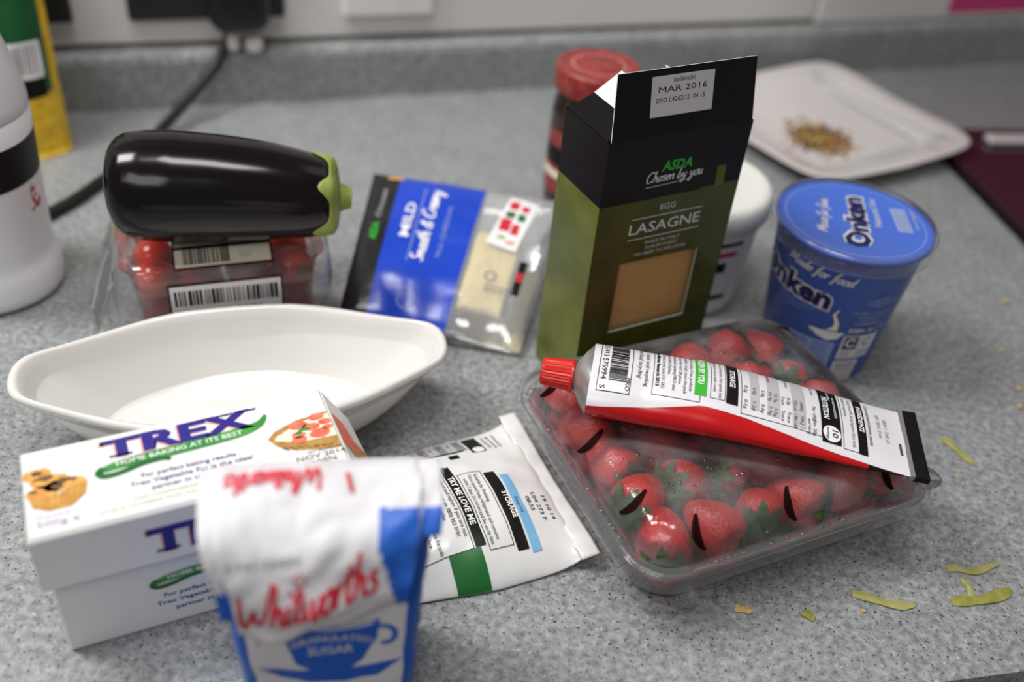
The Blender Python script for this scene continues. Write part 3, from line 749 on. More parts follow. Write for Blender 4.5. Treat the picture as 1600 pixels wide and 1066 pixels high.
def fl_m(u, v):
    u2 = u * 2 - 1; s = v * flapend(u2 * .04)
    if u2 > max(.47, .47 + (s - .058) * 9.0) and .045 < s: return 1
    if u2 < -.88 and s > .073: return 1
    return 0
fo = grid('folded_top', fl_fn, 60, 60, ['paper_white', 'ink_blue'], sb, True, fl_m)
md = fo.modifiers.new('thick', 'SOLIDIFY'); md.thickness = .0005; md.offset = 1
S0 = TOT
pr = Print(lambda x, y, o: flap(x, TOT - y, o + .0003), fo, 1.5)
pr.add('brand_lettering', 'ink_red', xf(script('Whitworths', 8.0, 49, pen=.24, slant=.12), -30, 6.0, fn=lambda a, b: (a, b + (a + 29) * .36)), 2)
pr.add('brand_lettering', 'ink_red', xf(ring(0, 0, 2.6, 2.6, .6, 5), -8, 29, 18), 2)
pr.add('brand_lettering', 'ink_red', xf(xf(script('Whitworths', 4.0, 34, pen=.32), 0, 0, 180), 0, 67, fn=lambda a, b: (a, b)), 2)
pr.add('brand_lettering', 'ink_red', ribbon([(9, 66), (10.5, 58)], 1.6), 2)
pr.add('lettering', 'ink_grey', xf(text('L74122471', 2.8, 24), -32, 33, 3), 2)
pr.build()

# ------------------------------------------------------------------ WHITE BAG (lying pillow pack with a crimped fin)
wb = thing('cheese_bag', 'white plastic pillow bag lying flat with black and green print', 'bag', (-0.016, 0.342, 0.0), 26.8)
BW, BL, BT = .044, .052, .0185
def wb_len(u): return BL - .006 * max(0, -u) - .002
def wbz(u, v):
    e = max(0, 1 - abs(u) ** 2.6) ** .62 * max(0, 1 - abs((v + .15) / (1.15 if v > -.15 else .85)) ** 2.0) ** (1.1 if v > -.15 else .75)
    return .0015 + BT * e + .0016 * e * noise.noise(V3((u * 3.1, v * 3.3, 4))) + .0008 * math.sin(v * 17 + u * 5) * (max(0, u) ** 2) * e ** .3
def wb_top(x, y, o=0.0):
    u = max(-1, min(1, x / BW)); L_ = wb_len(u); v = max(-1, min(1, y / L_))
    z = wbz(u, v); yy = y if abs(y) <= L_ else math.copysign(L_, y)
    e = .002
    zx = wbz(min(1, u + e), v) - wbz(max(-1, u - e), v); zy = wbz(u, min(1, v + e)) - wbz(u, max(-1, v - e))
    n = V3((-zx / (2 * e * BW), -zy / (2 * e * L_), 1)).normalized()
    fin = .006 * max(0, u) ** 6
    return V3((x, yy, z + fin)) + n * o
NU, NV = 56, 56; V, F = [], []
for s in (0, 1):
    for j in range(NV + 1):
        for i in range(NU + 1):
            u, v = i / NU * 2 - 1, j / NV * 2 - 1; u = math.sin(u * math.pi / 2); v = math.sin(v * math.pi / 2)
            p = wb_top(u * BW, v * wb_len(u));
            if s: p = V3((p.x, p.y, min(p.z - .0004, .0012 + .006 * max(0, u) ** 6)))
            V.append(p)
nn = (NU + 1) * (NV + 1)
for j in range(NV):
    for i in range(NU):
        a = j * (NU + 1) + i; q = (a, a + 1, a + NU + 2, a + NU + 1); F.append(q); F.append(tuple(x + nn for x in reversed(q)))
bb_ = mesh('bag_body', V, F, 'bag_white', wb, True)
def fin_fn(u, v):
    y = (v * 2 - 1) * (BL + .0005); return (BW - .003 + u * .0095, y, .0082 + .0012 * math.sin(v * 40) * (1 - u) + .0010 * math.sin(v * 7 + 1) + .0015 * u)
fo = grid('crimped_fin', fin_fn, 6, 60, 'bag_white', wb); fo.modifiers.new('thick', 'SOLIDIFY').thickness = .0007
pr = Print(lambda x, y, o: wb_top(x, y, o + .0002), bb_, 2); A = pr.add
def down(s, h, w, x, y, bold=0.0):   # text running towards -y, letter tops towards +x
    return xf(text(s, h, w, bold=bold), x, y, -90)
A('printed_panel', 'ink_green_dark', rect(-20, -50, -4, -33, 8, 8), 1)
A('printed_panel', 'ink_black', rect(-6.2, -33, -1.2, 19.5, 3, 24), 1)
A('printed_panel', 'ink_green_dark', rect(-24, 19.5, -3, 20.6, 10, 1), 2)
A('lettering', 'ink_white', down('TRY ME LOVE ME', 2.9, 32, -5.0, 10, .03), 3)
A('lettering', 'ink_black', join(*[down(s, 2.0, w, x, y) for s, w, x, y in (("We'll refund and replace if you are not", 44, -9.8, 17.5), ('100% happy phone us on: 0800 952 0101', 43, -13.2, 17.5), ('or visit our website & shop online:', 32, -16.6, 16), ('www.asda.com', 14, -20.0, 16), ('When calling or writing please quote the code', 43, -23.4, 11), ('& date from the Use By box.', 32, -26.8, 5))]), 1)
A('lettering', 'ink_black', frame(-39, -33, -7, 19, .3), 1)
A('lettering', 'ink_black', frame(-.2, -36, 12.2, 10, .3), 1)
A('lettering', 'ink_black', join(*[down(s, 1.9, w, x, y) for s, w, x, y in (('Suitable for freezing.', 20, 7.8, 8), ('Once opened keep refrigerated and consume', 40, 4.6, 8), ('within 3 days. Do not exceed the use by date.', 40, 1.4, 6))]), 1)
A('printed_panel', 'ink_black', rect(13.2, -39, 19, 8, 4, 20), 1)
A('lettering', 'ink_white', down('STORAGE', 2.6, 16, 16.5, -8, .03), 3)
A('printed_panel', 'ink_sky', rect(20.2, -41, 25, 4, 4, 20), 1)
A('lettering', 'ink_black', down('Keep me', 2.0, 10, 21.6, -12), 2)
A('lettering', 'ink_black', join(down('L04 273 F', 2.2, 17, 31.5, -10), down('08:55', 2.2, 9, 27.6, -12), down('19 10 14', 2.2, 15, 36.5, -12)), 1)
A('barcode', 'ink_black', barcode(31, -33, 46, -19, 24, 5, False), 1)
A('printed_panel', 'ink_black', rect(3, 26.5, 8.5, 30.5, 3, 3), 1)
A('printed_panel', 'ink_green_dark', rect(-6, 33.0, 13, 34.0, 8, 1), 2)
for k in range(6): A('printed_table', 'ink_grey' if k % 2 else 'ink_grey_light', rect(-14 + k * 4.9, 34.5, -9.4 + k * 4.9, 47.5, 2, 6), 1)
A('lettering', 'ink_black', join(*[down('0.%dg  %d' % (k, k + 2), 1.6, 9, -12.6 + k * 4.9, 46) for k in range(6)]), 2)
A('lettering', 'ink_black', frame(-16, 34, 24.5, 48, .3), 2)
A('printed_panel', 'ink_black', rect(16.5, 29, 24.5, 47, 3, 8), 1); A('printed_panel', 'ink_white', ellipse(20.8, 31.5, 3.2, 3.2, 16), 2)
A('lettering', 'ink_black', join(*[down(s, 1.6, 14, 27 + 3 * i, 45) for i, s in enumerate(('mozzarella', 'grated', 'cheese'))]), 1)
pr.build()

# ------------------------------------------------------------------ GRATIN DISH
DL = .1085
gd = thing('gratin_dish', 'white oval ceramic gratin dish with flared ear handles, empty', 'dish', (-0.1400, 0.3920, 0.0), 17.6)
def dw(x):
    a = abs(x); w = sinterp(a, [(0, .0495), (.03, .047), (.06, .0385), (.085, .0265), (.1, .0190), (.1115, .0165)])
    w = interp(a, [(0, .0490), (.015, .0485), (.03, .0472), (.045, .0432), (.06, .0375), (.075, .0305), (.09, .0232), (.1, .0190), (.1115, .0168)])
    return w * max(0, 1 - (a / DL) ** 26) ** .5
ND = 120
def outl(k, off=0.0):
    th = 2 * math.pi * k / ND; c, s = math.cos(th), math.sin(th); x = DL * math.copysign(abs(c) ** .8, c); y = math.copysign(dw(x), s) if abs(s) > 1e-6 else 0
    return x, y, c, s
def dring(t, z, off=0.0, fl_=.070, fw_=.036):
    """t=1 at the rim outline, 0 at the floor oval"""
    R_ = []
    for k in range(ND):
        x, y, c, s = outl(k); r = math.hypot(x, y); x1, y1 = x * (1 + off / r), y * (1 + off / r)
        ear = max(0, (abs(x) - .06) / .05) ** 1.6
        R_.append((fl_ * c + (x1 - fl_ * c) * t, fw_ * s + (y1 - fw_ * s) * t, z + .0035 * ear * t))
    return R_
rings = [dring(0, .0, 0, .05, .022), dring(0, .0003, 0, .064, .032), dring(.04, .003, 0, .066, .034), dring(.35, .015, 0, .066, .034), dring(.72, .030, 0, .066, .034), dring(.97, .0385, .0004, .066, .034),
         dring(1, .0405, .0012), dring(1, .0425, .0010), dring(1, .0437, -.0004), dring(1, .0436, -.0022), dring(1, .0424, -.0038),
         dring(.93, .0375, -.004), dring(.76, .0285, -.003), dring(.52, .0185, -.002), dring(.28, .0108, 0), dring(.1, .0066, 0), dring(0, .0052, 0, .067, .034), dring(0, .0048, 0, .055, .028), dring(0, .0047, 0, .02, .01)]
loft('dish_body', rings, 'ceramic', gd, True, True)

# ------------------------------------------------------------------ CHERRY TOMATO PUNNET + AUBERGINE
TA = 21.0; tc_, ts_ = math.cos(math.radians(TA)), math.sin(math.radians(TA))
TPW, TPD, TPH = .109, .084, .060
tpc = V3((-0.214, 0.4335, 0)) + V3((tc_, ts_, 0)) * (TPW / 2) + V3((-ts_, tc_, 0)) * (TPD / 2)
tp = thing('tomato_punnet', 'clear plastic punnet of cherry tomatoes with film wrap and barcode label', 'punnet', tpc, TA)
loft('tray', [rrect(TPW - .022, TPD - .022, .012, .0006), rrect(TPW - .016, TPD - .016, .014, .004), rrect(TPW - .006, TPD - .006, .014, .045), rrect(TPW - .002, TPD - .002, .014, .057), rrect(TPW + .004, TPD + .004, .016, .0585), rrect(TPW + .004, TPD + .004, .016, .0600)], 'clear_tray', tp, True)
def film(t, z, g):
    return [(x + .002 * noise.noise(V3((x * 60, y * 60, 1))), y + .002 * noise.noise(V3((x * 60, y * 60, 9))), z + .0016 * noise.noise(V3((x * 70, y * 70, 3)))) for x, y, _ in rrect(TPW * t + g, TPD * t + g, .016 * t, z, 8)]
loft('film_wrap', [film(1, .028, .010), film(1, .045, .012), film(1, .0605, .009), film(.98, .0640, .004), film(.9, .0660, .0), film(.7, .0672, 0), film(.4, .0675, 0), film(.05, .0675, 0)], 'clear_film', tp, False, True)
grid('film_tail', lambda u, v: (-TPW / 2 - .006 - .016 * u + .002 * math.sin(v * 9), (v - .5) * .075, .050 - .034 * u + .005 * math.sin(v * 14 + u * 3)), 10, 24, 'clear_film', tp)
rnd = random.Random(5)
tom = []
def make_tomato():
    t = thing('cherry_tomato', 'glossy red cherry tomato packed in the punnet under the aubergine', 'tomato', group='cherry tomatoes in the punnet')
    prof = []
    for k in range(13):
        a = math.pi * k / 12; r = .0128 * math.sin(a); z = -.0126 * math.cos(a) * (1 - (.10 if k > 10 else 0)); prof.append((max(r, .0004), z))
    lathe('fruit', prof, 'tomato_red', t, 20)
    V = [(0, 0, .0118)]; F = []
    for k in range(10):
        a = 2 * math.pi * k / 10; r = .0065 if k % 2 == 0 else .0016; V.append((r * math.cos(a), r * math.sin(a), .0128 if k % 2 == 0 else .0122))
    F = [(0, 1 + k, 1 + (k + 1) % 10) for k in range(10)]
    mesh('calyx', V, F, 'tomato_green', t)
    return t
proto = make_tomato(); cnt = 0
for lay, z in ((0, .0150), (1, .0405)):
    for j in range(3):
        for i in range(4):
            o = proto if cnt == 0 else copy_tree(proto); cnt += 1
            lx = (i - 1.5) * (.0246 if lay == 0 else .0256) + rnd.uniform(-.0006, .0006); ly = (j - 1) * (.0250 if lay == 0 else .0258)
            o.location = tpc + V3((lx * tc_ - ly * ts_, lx * ts_ + ly * tc_, z + (.0 if lay == 0 else rnd.uniform(0, .004))))
            o.rotation_euler = (rnd.uniform(-1.6, 1.6), rnd.uniform(-1.6, 1.6), rnd.uniform(0, 6)); s = rnd.uniform(.9, .98); o.scale = (s, s, s)
# labels
pr = Print(lambda x, y, o: V3((x, y, .0688 - .45 * max(0, -.034 - y) + o)), tp)
pr.add('barcode_label', 'ink_black', rect(-27, -47, 26, -14, 6, 10), 1)
pr.add('barcode_label', 'label_cream', rect(-26.2, -46, 25.1, -14, 6, 10), 2)
pr.add('barcode', 'ink_black', barcode(-22, -44.5, 3, -33, 26, 8, True, 4), 3)
pr.add('lettering', 'ink_grey', join(lines(8, -34, 22, 1, 2, 1.0, 3), lines(8, -40, 16, 2, 2, .6, 4)), 3)
pr.build()
pr = Print(flat((0, -TPD / 2 - .0066, 0), (1, 0, 0), (0, 0, 1)), tp)
pr.add('front_label', 'ink_black', rect(-32, 28, 30, 54.5), 1); pr.add('front_label', 'label_white', rect(-31, 29, 29, 53.3), 2)
pr.add('lettering', 'ink_black', barcode(-29, 40, 27, 50, 30, 9), 3); pr.add('lettering', 'ink_grey', lines(-29, 36, 26, 3, 2.4, 1.0, 6), 3)
pr.build()

au = thing('aubergine', 'glossy black-purple aubergine with a green calyx lying on the tomato punnet', 'aubergine', (-0.1615, 0.471, 0.0700), 11.5)
axp = [V3(p) for p in ((-.0640, .0, .0320), (-.05, .0, .0305), (-.02, .001, .0292), (.015, .001, .0275), (.042, 0, .0252), (.056, 0, .0240))]
AX = spline(axp, 8)
def aur(t): return .0300 * interp(t, [(0, .05), (.012, .30), (.03, .47), (.06, .66), (.1, .81), (.16, .93), (.24, 1.0), (.34, 1.02), (.5, .97), (.65, .89), (.8, .79), (.9, .72), (.95, .66), (.98, .50), (1, .15)])
rings = []
for i in range(len(AX)): pass
NA = 64
def axis(t):
    f = t * (len(AX) - 1); i = min(int(f), len(AX) - 2); return AX[i].lerp(AX[i + 1], f - i)
rings = []
ts = [0, .004, .01, .02, .035, .06, .09, .12] + [.12 + .88 * k / 36 for k in range(1, 33)] + [.93, .95, .965, .98, .99, 1]
ts = sorted(set(t for t in ts))
for t in ts:
    p = axis(t); r = aur(t); rings.append([(p.x, p.y + r * math.cos(a), p.z + r * math.sin(a) * .985) for a in [2 * math.pi * k / NA for k in range(NA)]])
loft('fruit', rings, 'aubergine_skin', au, True, True)
def cal(u, v):
    a = 2 * math.pi * u; lob = .5 + .5 * math.cos(5 * a + .5); t0 = .940 - .105 * lob ** 2.2 - .020 * math.sin(2 * a); t = t0 + (1.0 - t0) * v
    p = axis(t); r = aur(t) + .0009 + .0008 * v; 
    if v > .6: r = max(r, .0075)
    return (p.x + .003 * v, p.y + r * math.cos(a), p.z + r * math.sin(a))
cx_ = grid('calyx', cal, 60, 10, 'calyx_green', au); cx_.modifiers.new('thick', 'SOLIDIFY').thickness = .0009
tube_path('stem', [(.054, 0, .0235), (.060, 0, .0235), (.0625, .000, .0232), (.0650, 0, .0230)], lambda t: .0085 - .0028 * t, 'stem_green', au, 14, 4)

# ------------------------------------------------------------------ BLUE CHEESE PACKET
cp = thing('cheese_packet', 'blue, black and clear packet of mild cheese lying beside the lasagne carton', 'packet', (-0.045, 0.530, 0.0), 0)
c00, c10, c01, c11 = V3((-.062, -.045, .012)), V3((.050, -.058, .003)), V3((-.060, .068, .046)), V3((.073, .066, .040))
def cs(u, v, o=0.0, bot=False):
    p = c00.lerp(c10, u).lerp(c01.lerp(c11, u), v)
    e = max(0, 1 - abs(2 * u - 1) ** 4) ** .7 * max(0, 1 - abs(2 * v - 1) ** 3) ** .6
    n = V3((.02, -.30, .95)).normalized()
    w = .0018 * noise.noise(V3((u * 4, v * 5, 1))) * (.3 + e) + .0012 * math.sin(u * 21 + v * 3) * (1 - v) ** 2
    if bot: return p - n * (.012 * e) + V3((0, 0, 0))
    return p + n * (.0085 * e + w + o + .0006)
def bcs(u, v):
    p = cs(u, v, 0, True); return V3((p.x, p.y, max(p.z, .0009)))
def mfn(u, v): return 0 if u < .146 else (1 if u < .583 else 2)
V, F, I = [], [], []; NC = 48
for fn_ in (cs, bcs):
    for j in range(NC + 1):
        for i in range(NC + 1): V.append(fn_(i / NC, j / NC))
nn = (NC + 1) ** 2
for j in range(NC):
    for i in range(NC):
        a = j * (NC + 1) + i; q = (a, a + 1, a + NC + 2, a + NC + 1); k_ = mfn((i + .5) / NC, (j + .5) / NC)
        F.append(q); I.append(k_); F.append(tuple(x + nn for x in reversed(q))); I.append(k_)
wr_ = mesh('wrapper', V, F, ['foil_black', 'foil_blue', 'clear_bag'], cp, True, I)
# cheese block inside
def chz(u, v):
    uu, vv = .60 + .24 * u, .18 + .50 * v; p = cs(uu, vv) - V3((0, -.3, .95)).normalized() * .0022; return p + V3((0, 0, -.0015 * ((2 * u - 1) ** 6 + (2 * v - 1) ** 6) + .0007 * noise.noise(V3((u * 9, v * 9, 0)))))
fo = grid('cheese', chz, 24, 24, 'cheese', cp); fo.modifiers.new('thick', 'SOLIDIFY').thickness = .006
UX, VY = .125, .118
pr = Print(lambda x, y, o: cs(x / UX, y / VY, o + .0003), wr_, 2.5); A = pr.add
def upw(S, x, y): return xf(S, x, y, 90)          # reads away from the counter edge
A('brand_lettering', 'ink_green_bright', upw(text('ASDA', 4.6, 15, bold=.04, shear=.1), 12.5, 56), 2)
A('lettering', 'ink_grey_light', upw(text('Chosen', 3.4, 26), 12.0, 76), 2)
A('lettering', 'ink_white', upw(text('MILD', 6.2, 29, bold=.02), 33, 62), 2)
A('lettering', 'ink_steel_blue', join(rect(36.0, 42, 36.7, 106, 1, 20)), 2)
A('lettering', 'ink_white', upw(script('Smooth & Creamy', 4.2, 62, pen=.26), 46.5, 43), 2)
A('lettering', 'ink_steel_blue', upw(text('MILD CHEDDAR', 3.0, 42), 56.5, 50), 2)
A('printed_ring', 'ink_steel_blue', ring(42, 16, 6.0, 7.0, .7), 1)
A('sticker', 'ink_white', poly([(83, 68), (103, 66), (109, 108), (90, 110)]), 1)
for x, y, m, w, h in ((91, 99, 'ink_red', 6, 7), (99, 98, 'ink_red', 5, 5), (90, 92, 'ink_green_dark', 6, 5), (98, 90, 'ink_green_dark', 5, 6), (88, 80, 'ink_red', 7, 11), (96, 78, 'ink_red', 5, 9), (89, 73, 'ink_pale_green', 5, 3), (95, 70, 'ink_pink', 6, 3)):
    A('sticker_print', m, rect(x, y, x + w, y + h), 2)
A('lettering', 'ink_grey', join(xf(ring(0, 0, 4, 4, 1), 92, 44), lines(90, 36, 110, 2, 3, 1.2, 4)), 1)
A('sticker_print', 'ink_black', rect(108, 34, 113, 60, 2, 6), 1); A('sticker_print', 'ink_red', rect(108.5, 44, 112.5, 51, 2, 3), 2)
A('printed_flash', 'ink_orange', rect(10, 112.5, 20, 115.5, 4, 1), 1)
pr.build()

# ------------------------------------------------------------------ JAR, TUB, YOGHURT POT
jr = thing('sauce_jar', 'dark glass jar with a red patterned metal lid behind the lasagne carton', 'jar', (0.0405, 0.668, 0.0004), 0)
lathe('glass', [(.001, 0), (.026, 0), (.029, .003), (.0295, .010), (.0295, .075), (.028, .083), (.0265, .089), (.0265, .094)], 'jar_dark', jr, 40)
lathe('lid', [(.0292, .0935), (.0298, .095), (.0298, .108), (.0290, .1105), (.0270, .1112), (.0255, .1102), (.0140, .1102), (.0130, .1108), (.001, .1108)], 'jar_lid_red', jr, 48)
pr = Print(lambda x, y, o: V3((x, y, .1104 + o)), jr); pr.add('printed_disc', 'ink_grey', ellipse(0, 0, 12, 12, 30), 2); pr.add('printed_ring', 'ink_pink', ring(0, 0, 19, 19, .8, 40), 1); pr.build()
def cyl(R0, ang): return lambda x, y, o: V3(((R0 + o) * math.sin(ang + x / R0), -(R0 + o) * math.cos(ang + x / R0), y))
pr = Print(cyl(.0295, -.45), jr)
pr.add('jar_label', 'jar_lid_red', rect(-30, 18, 40, 66, 24, 2), 1); pr.add('jar_label', 'ink_black', rect(-30, 40, 40, 54, 24, 1), 2); pr.add('jar_label', 'ink_cream', rect(-30, 30, 40, 36, 24, 1), 2)
pr.add('lid_stripe', 'ink_pink', join(*[rect(-85 + i * 6, 96, -83 + i * 6, 106) for i in range(30)]), 5) if False else None
pr.build()

tb = thing('white_tub', 'white plastic tub with a rounded white lid and printed label behind the carton', 'tub', (0.110, 0.571, 0.0004), 0)
lathe('body', [(.001, 0), (.036, 0), (.0375, .003), (.0385, .012), (.0425, .066), (.0428, .071)], 'tub_white', tb, 56)
lathe('lid', [(.0440, .066), (.0462, .0675), (.0466, .074), (.0462, .078), (.0445, .0815), (.041, .0832), (.0375, .0825), (.001, .0825)], 'tub_white', tb, 56)
def cone(r0, r1, z1, ang): 
    return lambda x, y, o: (lambda R_: V3(((R_ + o) * math.sin(ang + x / .0400), -(R_ + o) * math.cos(ang + x / .0400), y)))(r0 + (r1 - r0) * y / z1)
pr = Print(cone(.0378, .0428, .071, .35), tb)
pr.add('tub_label', 'label_white', rect(-32, 12, 16, 61, 20, 2), 1)
pr.add('printed_panel', 'ink_black', join(rect(-32, 56, 15, 59, 20, 1), rect(-8, 36, 6, 44, 6, 1), rect(-8, 14, 12, 18, 8, 1)), 2)
pr.add('printed_panel', 'ink_red', rect(-4, 48, 12, 52, 6, 1), 2)
pr.add('barcode', 'ink_black', barcode(17, -10, 34, 11, 14, 4, False), 2)
pr.add('lettering', 'ink_grey', lines(-30, 50, -8, 9, 4, 1.3, 5), 2)
pr.build()

yp = thing('yogurt_pot', 'blue natural yogurt pot with a blue lid and white lettering', 'pot', (0.1915, 0.5135, 0.0004), 0)
YR0, YR1, YH = .0335, .0432, .0915
pot_ = lathe('pot', [(.001, .002), (.030, .002), (.0315, 0), (YR0, .002), (YR1, YH), (.0445, YH + .0015)], 'pot_blue', yp, 64)
fl_ = lathe('foil_lid', [(.0448, YH + .0005), (.0458, YH + .002), (.0455, YH + .0045), (.0425, YH + .0050), (.0405, YH + .0042), (.001, YH + .0042)], 'lid_blue', yp, 64)
lathe('clear_overcap', [(.0470, YH - .0055), (.0466, YH - .004), (.0468, YH + .003), (.0474, YH + .0052), (.0466, YH + .0064), (.0450, YH + .0060), (.0435, YH + .0056)], 'clear_pot_lid', yp, 64, True, False)
def lidtop(x, y, o): return V3((x, y, YH + .0042 + o))
pr = Print(lidtop, fl_); A = pr.add
def lx_(S, x, y, r=84): return xf(S, x, y, r)
on = text('Onken', 11.0, 58, bold=.045); on2 = text('Onken', 11.0, 60, bold=.12)
for S_, m_, l_ in ((on2, 'ink_silver', 1), (on, 'navy', 2)): A('brand_lettering', m_, lx_(xf(S_, fn=lambda a, b: (a, b * (1.4 - .4 * min(1, a / 16)))), 2.5, -31), l_)
A('lettering', 'ink_silver', lx_(script('Made for food', 3.2, 42, pen=.26), -19.5, -18, 80), 1)
A('lettering', 'ink_silver', lx_(text('Natural Set', 4.0, 33, bold=.01), 14.5, -6, 86), 1)
A('printed_panel', 'ink_steel_blue', lx_(rect(0, 0, 27, 9), 32, -9, 88), 1); A('lettering', 'ink_silver', lx_(text('live yogurt', 2.2, 22), 36.5, -4, 88), 1)
A('lettering', 'ink_grey', lx_(lines(2, 6, 24, 3, 2.4, .9), 32, -9, 88), 2)
A('printed_ring', 'ink_steel_blue', ring(0, 0, 40.5, 40.5, .5, 64), 1)
pr.build()
def ysurf(x, y, o):
    R_ = YR0 + (YR1 - YR0) * (y - .002) / (YH - .002); a = x / .0385; return V3(((R_ + o) * math.sin(a), -(R_ + o) * math.cos(a), y))
pr = Print(ysurf, pot_, 2.5); A = pr.add
def yx(S, x, y, r=0): return xf(S, x, y, r)
A('lettering', 'ink_silver', yx(script('Made for food', 3.2, 40, pen=.26), -42, 79, -5), 1)
for S_, m_, l_ in ((text('Onken', 13.0, 56, bold=.10), 'ink_silver', 1), (text('Onken', 13.0, 55, bold=.045), 'navy', 2)): A('brand_lettering', m_, yx(S_, -67, 61.5, -5), l_)
A('lettering', 'ink_steel_blue', join(*[xf(text(s, 1.6, w), x, z) for s, w, x, z in (('set natural yogurt', 20, -40, 55.5), ('wholesome natural', 20, -40, 52.5), ('wonderful', 11, -38, 49.5))]), 1)
A('printed_bowl', 'ink_white', poly([(-20, 41), (2, 41), (-1.5, 36), (-7, 34.2), (-14, 36.5)]), 1)
A('printed_bowl', 'ink_pale_green', ribbon([(-19, 39.2), (-9, 38.2), (1, 39.4)], .5), 2)
A('printed_bowl', 'ink_cream', poly([(-10, 42), (-3, 42), (-3.5, 48), (-7, 54), (-5.5, 58), (-6.2, 58), (-8.5, 54), (-6, 48), (-6.5, 44.5)]), 1)
A('printed_panel', 'ink_steel_blue', rect(-31, 5, -1.5, 33, 12, 2), 1)
A('lettering', 'ink_navy', join(lines(-29, 30, -17, 9, 2.6, .7, 7), lines(-15, 30, -3, 9, 2.6, .7, 8)), 2)
A('lettering', 'ink_steel_blue', join(ring(16.5, 65, 5.5, 3.4, .5), frame(8, 63, 25, 67, .4), xf(text('family', 2.4, 8, anchor='c'), 16.5, 64)), 1)
A('lettering', 'ink_silver', join(*[xf(text(s, 1.45, w, anchor='c'), 14.5, z) for s, w, z in (('Best Before: see date on lid.', 23, 56.5), ('Once opened consume', 18, 53.6), ('within 3 days.', 12, 50.8), ('KEEP REFRIGERATED', 18, 47.8))]), 1)
A('lettering', 'ink_silver', join(xf(text('500g', 3.6, 11, bold=.03), 3.5, 41.5), xf(text('e', 4.2, 3.6, bold=.02), 16.2, 41.6), ring(24.5, 43, 3.4, 2.6, .5)), 1)
A('printed_panel', 'label_white', rect(2.5, 20.5, 26, 39, 10, 2), 1)
A('printed_panel', 'navy', rect(3.8, 28, 13, 38, 5, 1), 2)
A('lettering', 'ink_white', xf(ring(0, 0, 3.3, 3.3, 1.1, 24, 30, 330), 8.4, 33.5), 3)
A('lettering', 'ink_navy', join(xf(ring(0, 0, 3.3, 3.3, 1.1, 24, 30, 330), 19.6, 33.5), lines(4, 26, 13, 3, 1.9, .7, 2), lines(15.5, 26, 25, 3, 1.9, .7, 3), rect(14.0, 21, 14.3, 38)), 2)
A('barcode_label', 'label_white', rect(2.5, 1.0, 20, 18.5, 8, 2), 1); A('barcode', 'ink_grey', barcode(1.5, 4, 18, 18.5, 14, 11, False), 2)
pr.build()

# ------------------------------------------------------------------ PLATE with seasoning
pl = thing('square_plate', 'white square plate with rounded corners and thin grey green lines', 'plate', (0.2560, 0.841, 0.0), 0)
PS = .0985; PA = math.radians(-56.6)
def prg(s, z, k=.16):
    R_ = []
    for i in range(96):
        a = 2 * math.pi * i / 96; c, q = math.cos(a), math.sin(a); e = 2 / 6.5
        x = math.copysign(abs(c) ** e, c) * PS * s; y = math.copysign(abs(q) ** e, q) * PS * s
        corner = (abs(x) * abs(y)) / (PS * s) ** 2
        x, y = x * math.cos(PA) - y * math.sin(PA), x * math.sin(PA) + y * math.cos(PA)
        R_.append((x, y, z + (.004 * corner * s ** 3 if s > .6 else 0)))
    return R_
loft('plate_body', [prg(.5, .0004), prg(.56, .0004), prg(.6, .002), prg(.8, .006), prg(.985, .0130), prg(1, .0142), prg(.998, .0152), prg(.985, .0156), prg(.82, .0102), prg(.68, .0062), prg(.6, .0052), prg(.3, .0050), prg(.02, .0050)], 'plate_white', pl, True, True)
def plz(x, y):
    xr = x * math.cos(-PA) - y * math.sin(-PA); yr = x * math.sin(-PA) + y * math.cos(-PA); e = (abs(xr / PS) ** 6.5 + abs(yr / PS) ** 6.5) ** (1 / 6.5)
    return interp(e, [(.3, .0050), (.6, .0052), (.68, .0062), (.82, .0102), (.985, .0156)]) + .004 * abs(xr * yr) / PS ** 2 * (e > .6) * min(1, max(0, (e - .6) / .25))
pr = Print(lambda x, y, o: (lambda X, Y: V3((X, Y, plz(X, Y) + o + .0002)))(x * math.cos(PA) - y * math.sin(PA), x * math.sin(PA) + y * math.cos(PA)), pl)
for y0, y1, w in ((64, 58, 2.6), (70, 78, 1.6)):
    pr.add('painted_line', 'plate_line', ribbon([(-84, y0), (-30, (y0 * 2 + y1) / 3), (30, (y0 + 2 * y1) / 3 + 2), (84, y1)], w, 10), 1)
    pr.add('painted_line', 'plate_line', xf(ribbon([(-84, y0), (-30, (y0 * 2 + y1) / 3), (30, (y0 + 2 * y1) / 3 + 2), (84, y1)], w, 10), 0, 0, -90), 1)
pr.build()
def crumbs(name, cx, cy, z, n, sx, sy, size, mats, seed, lab, hz=.0):
    rnd = random.Random(seed); V, F, I = [], [], []
    for _ in range(n):
        x = rnd.gauss(0, sx); y = rnd.gauss(0, sy); r = size * rnd.uniform(.4, 1.2); h = hz * math.exp(-(x / sx) ** 2 / 2 - (y / sy) ** 2 / 2) * rnd.random()
        b = len(V); k_ = rnd.randrange(len(mats))
        for dx, dy, dz in ((1, 0, 0), (-.6, .8, .1), (-.5, -.9, 0), (0, .1, 1.1)):
            V.append((cx + x + dx * r * rnd.uniform(.6, 1.2), cy + y + dy * r, z + h + dz * r))
        F += [(b, b + 2, b + 1), (b, b + 1, b + 3), (b + 1, b + 2, b + 3), (b + 2, b, b + 3)]; I += [k_] * 4
    o = mesh(name, V, F, mats, None, False, I); return tag(o, lab, 'seasoning', kind='stuff')
crumbs('seasoning_crumbs', .2490, .8130, .0056, 620, .0125, .0135, .0024, ['crumb_brown', 'crumb_brown', 'crumb_pale', 'crumb_dark'], 4, 'brown and tan crumbs of seasoning left on the square plate', .003)

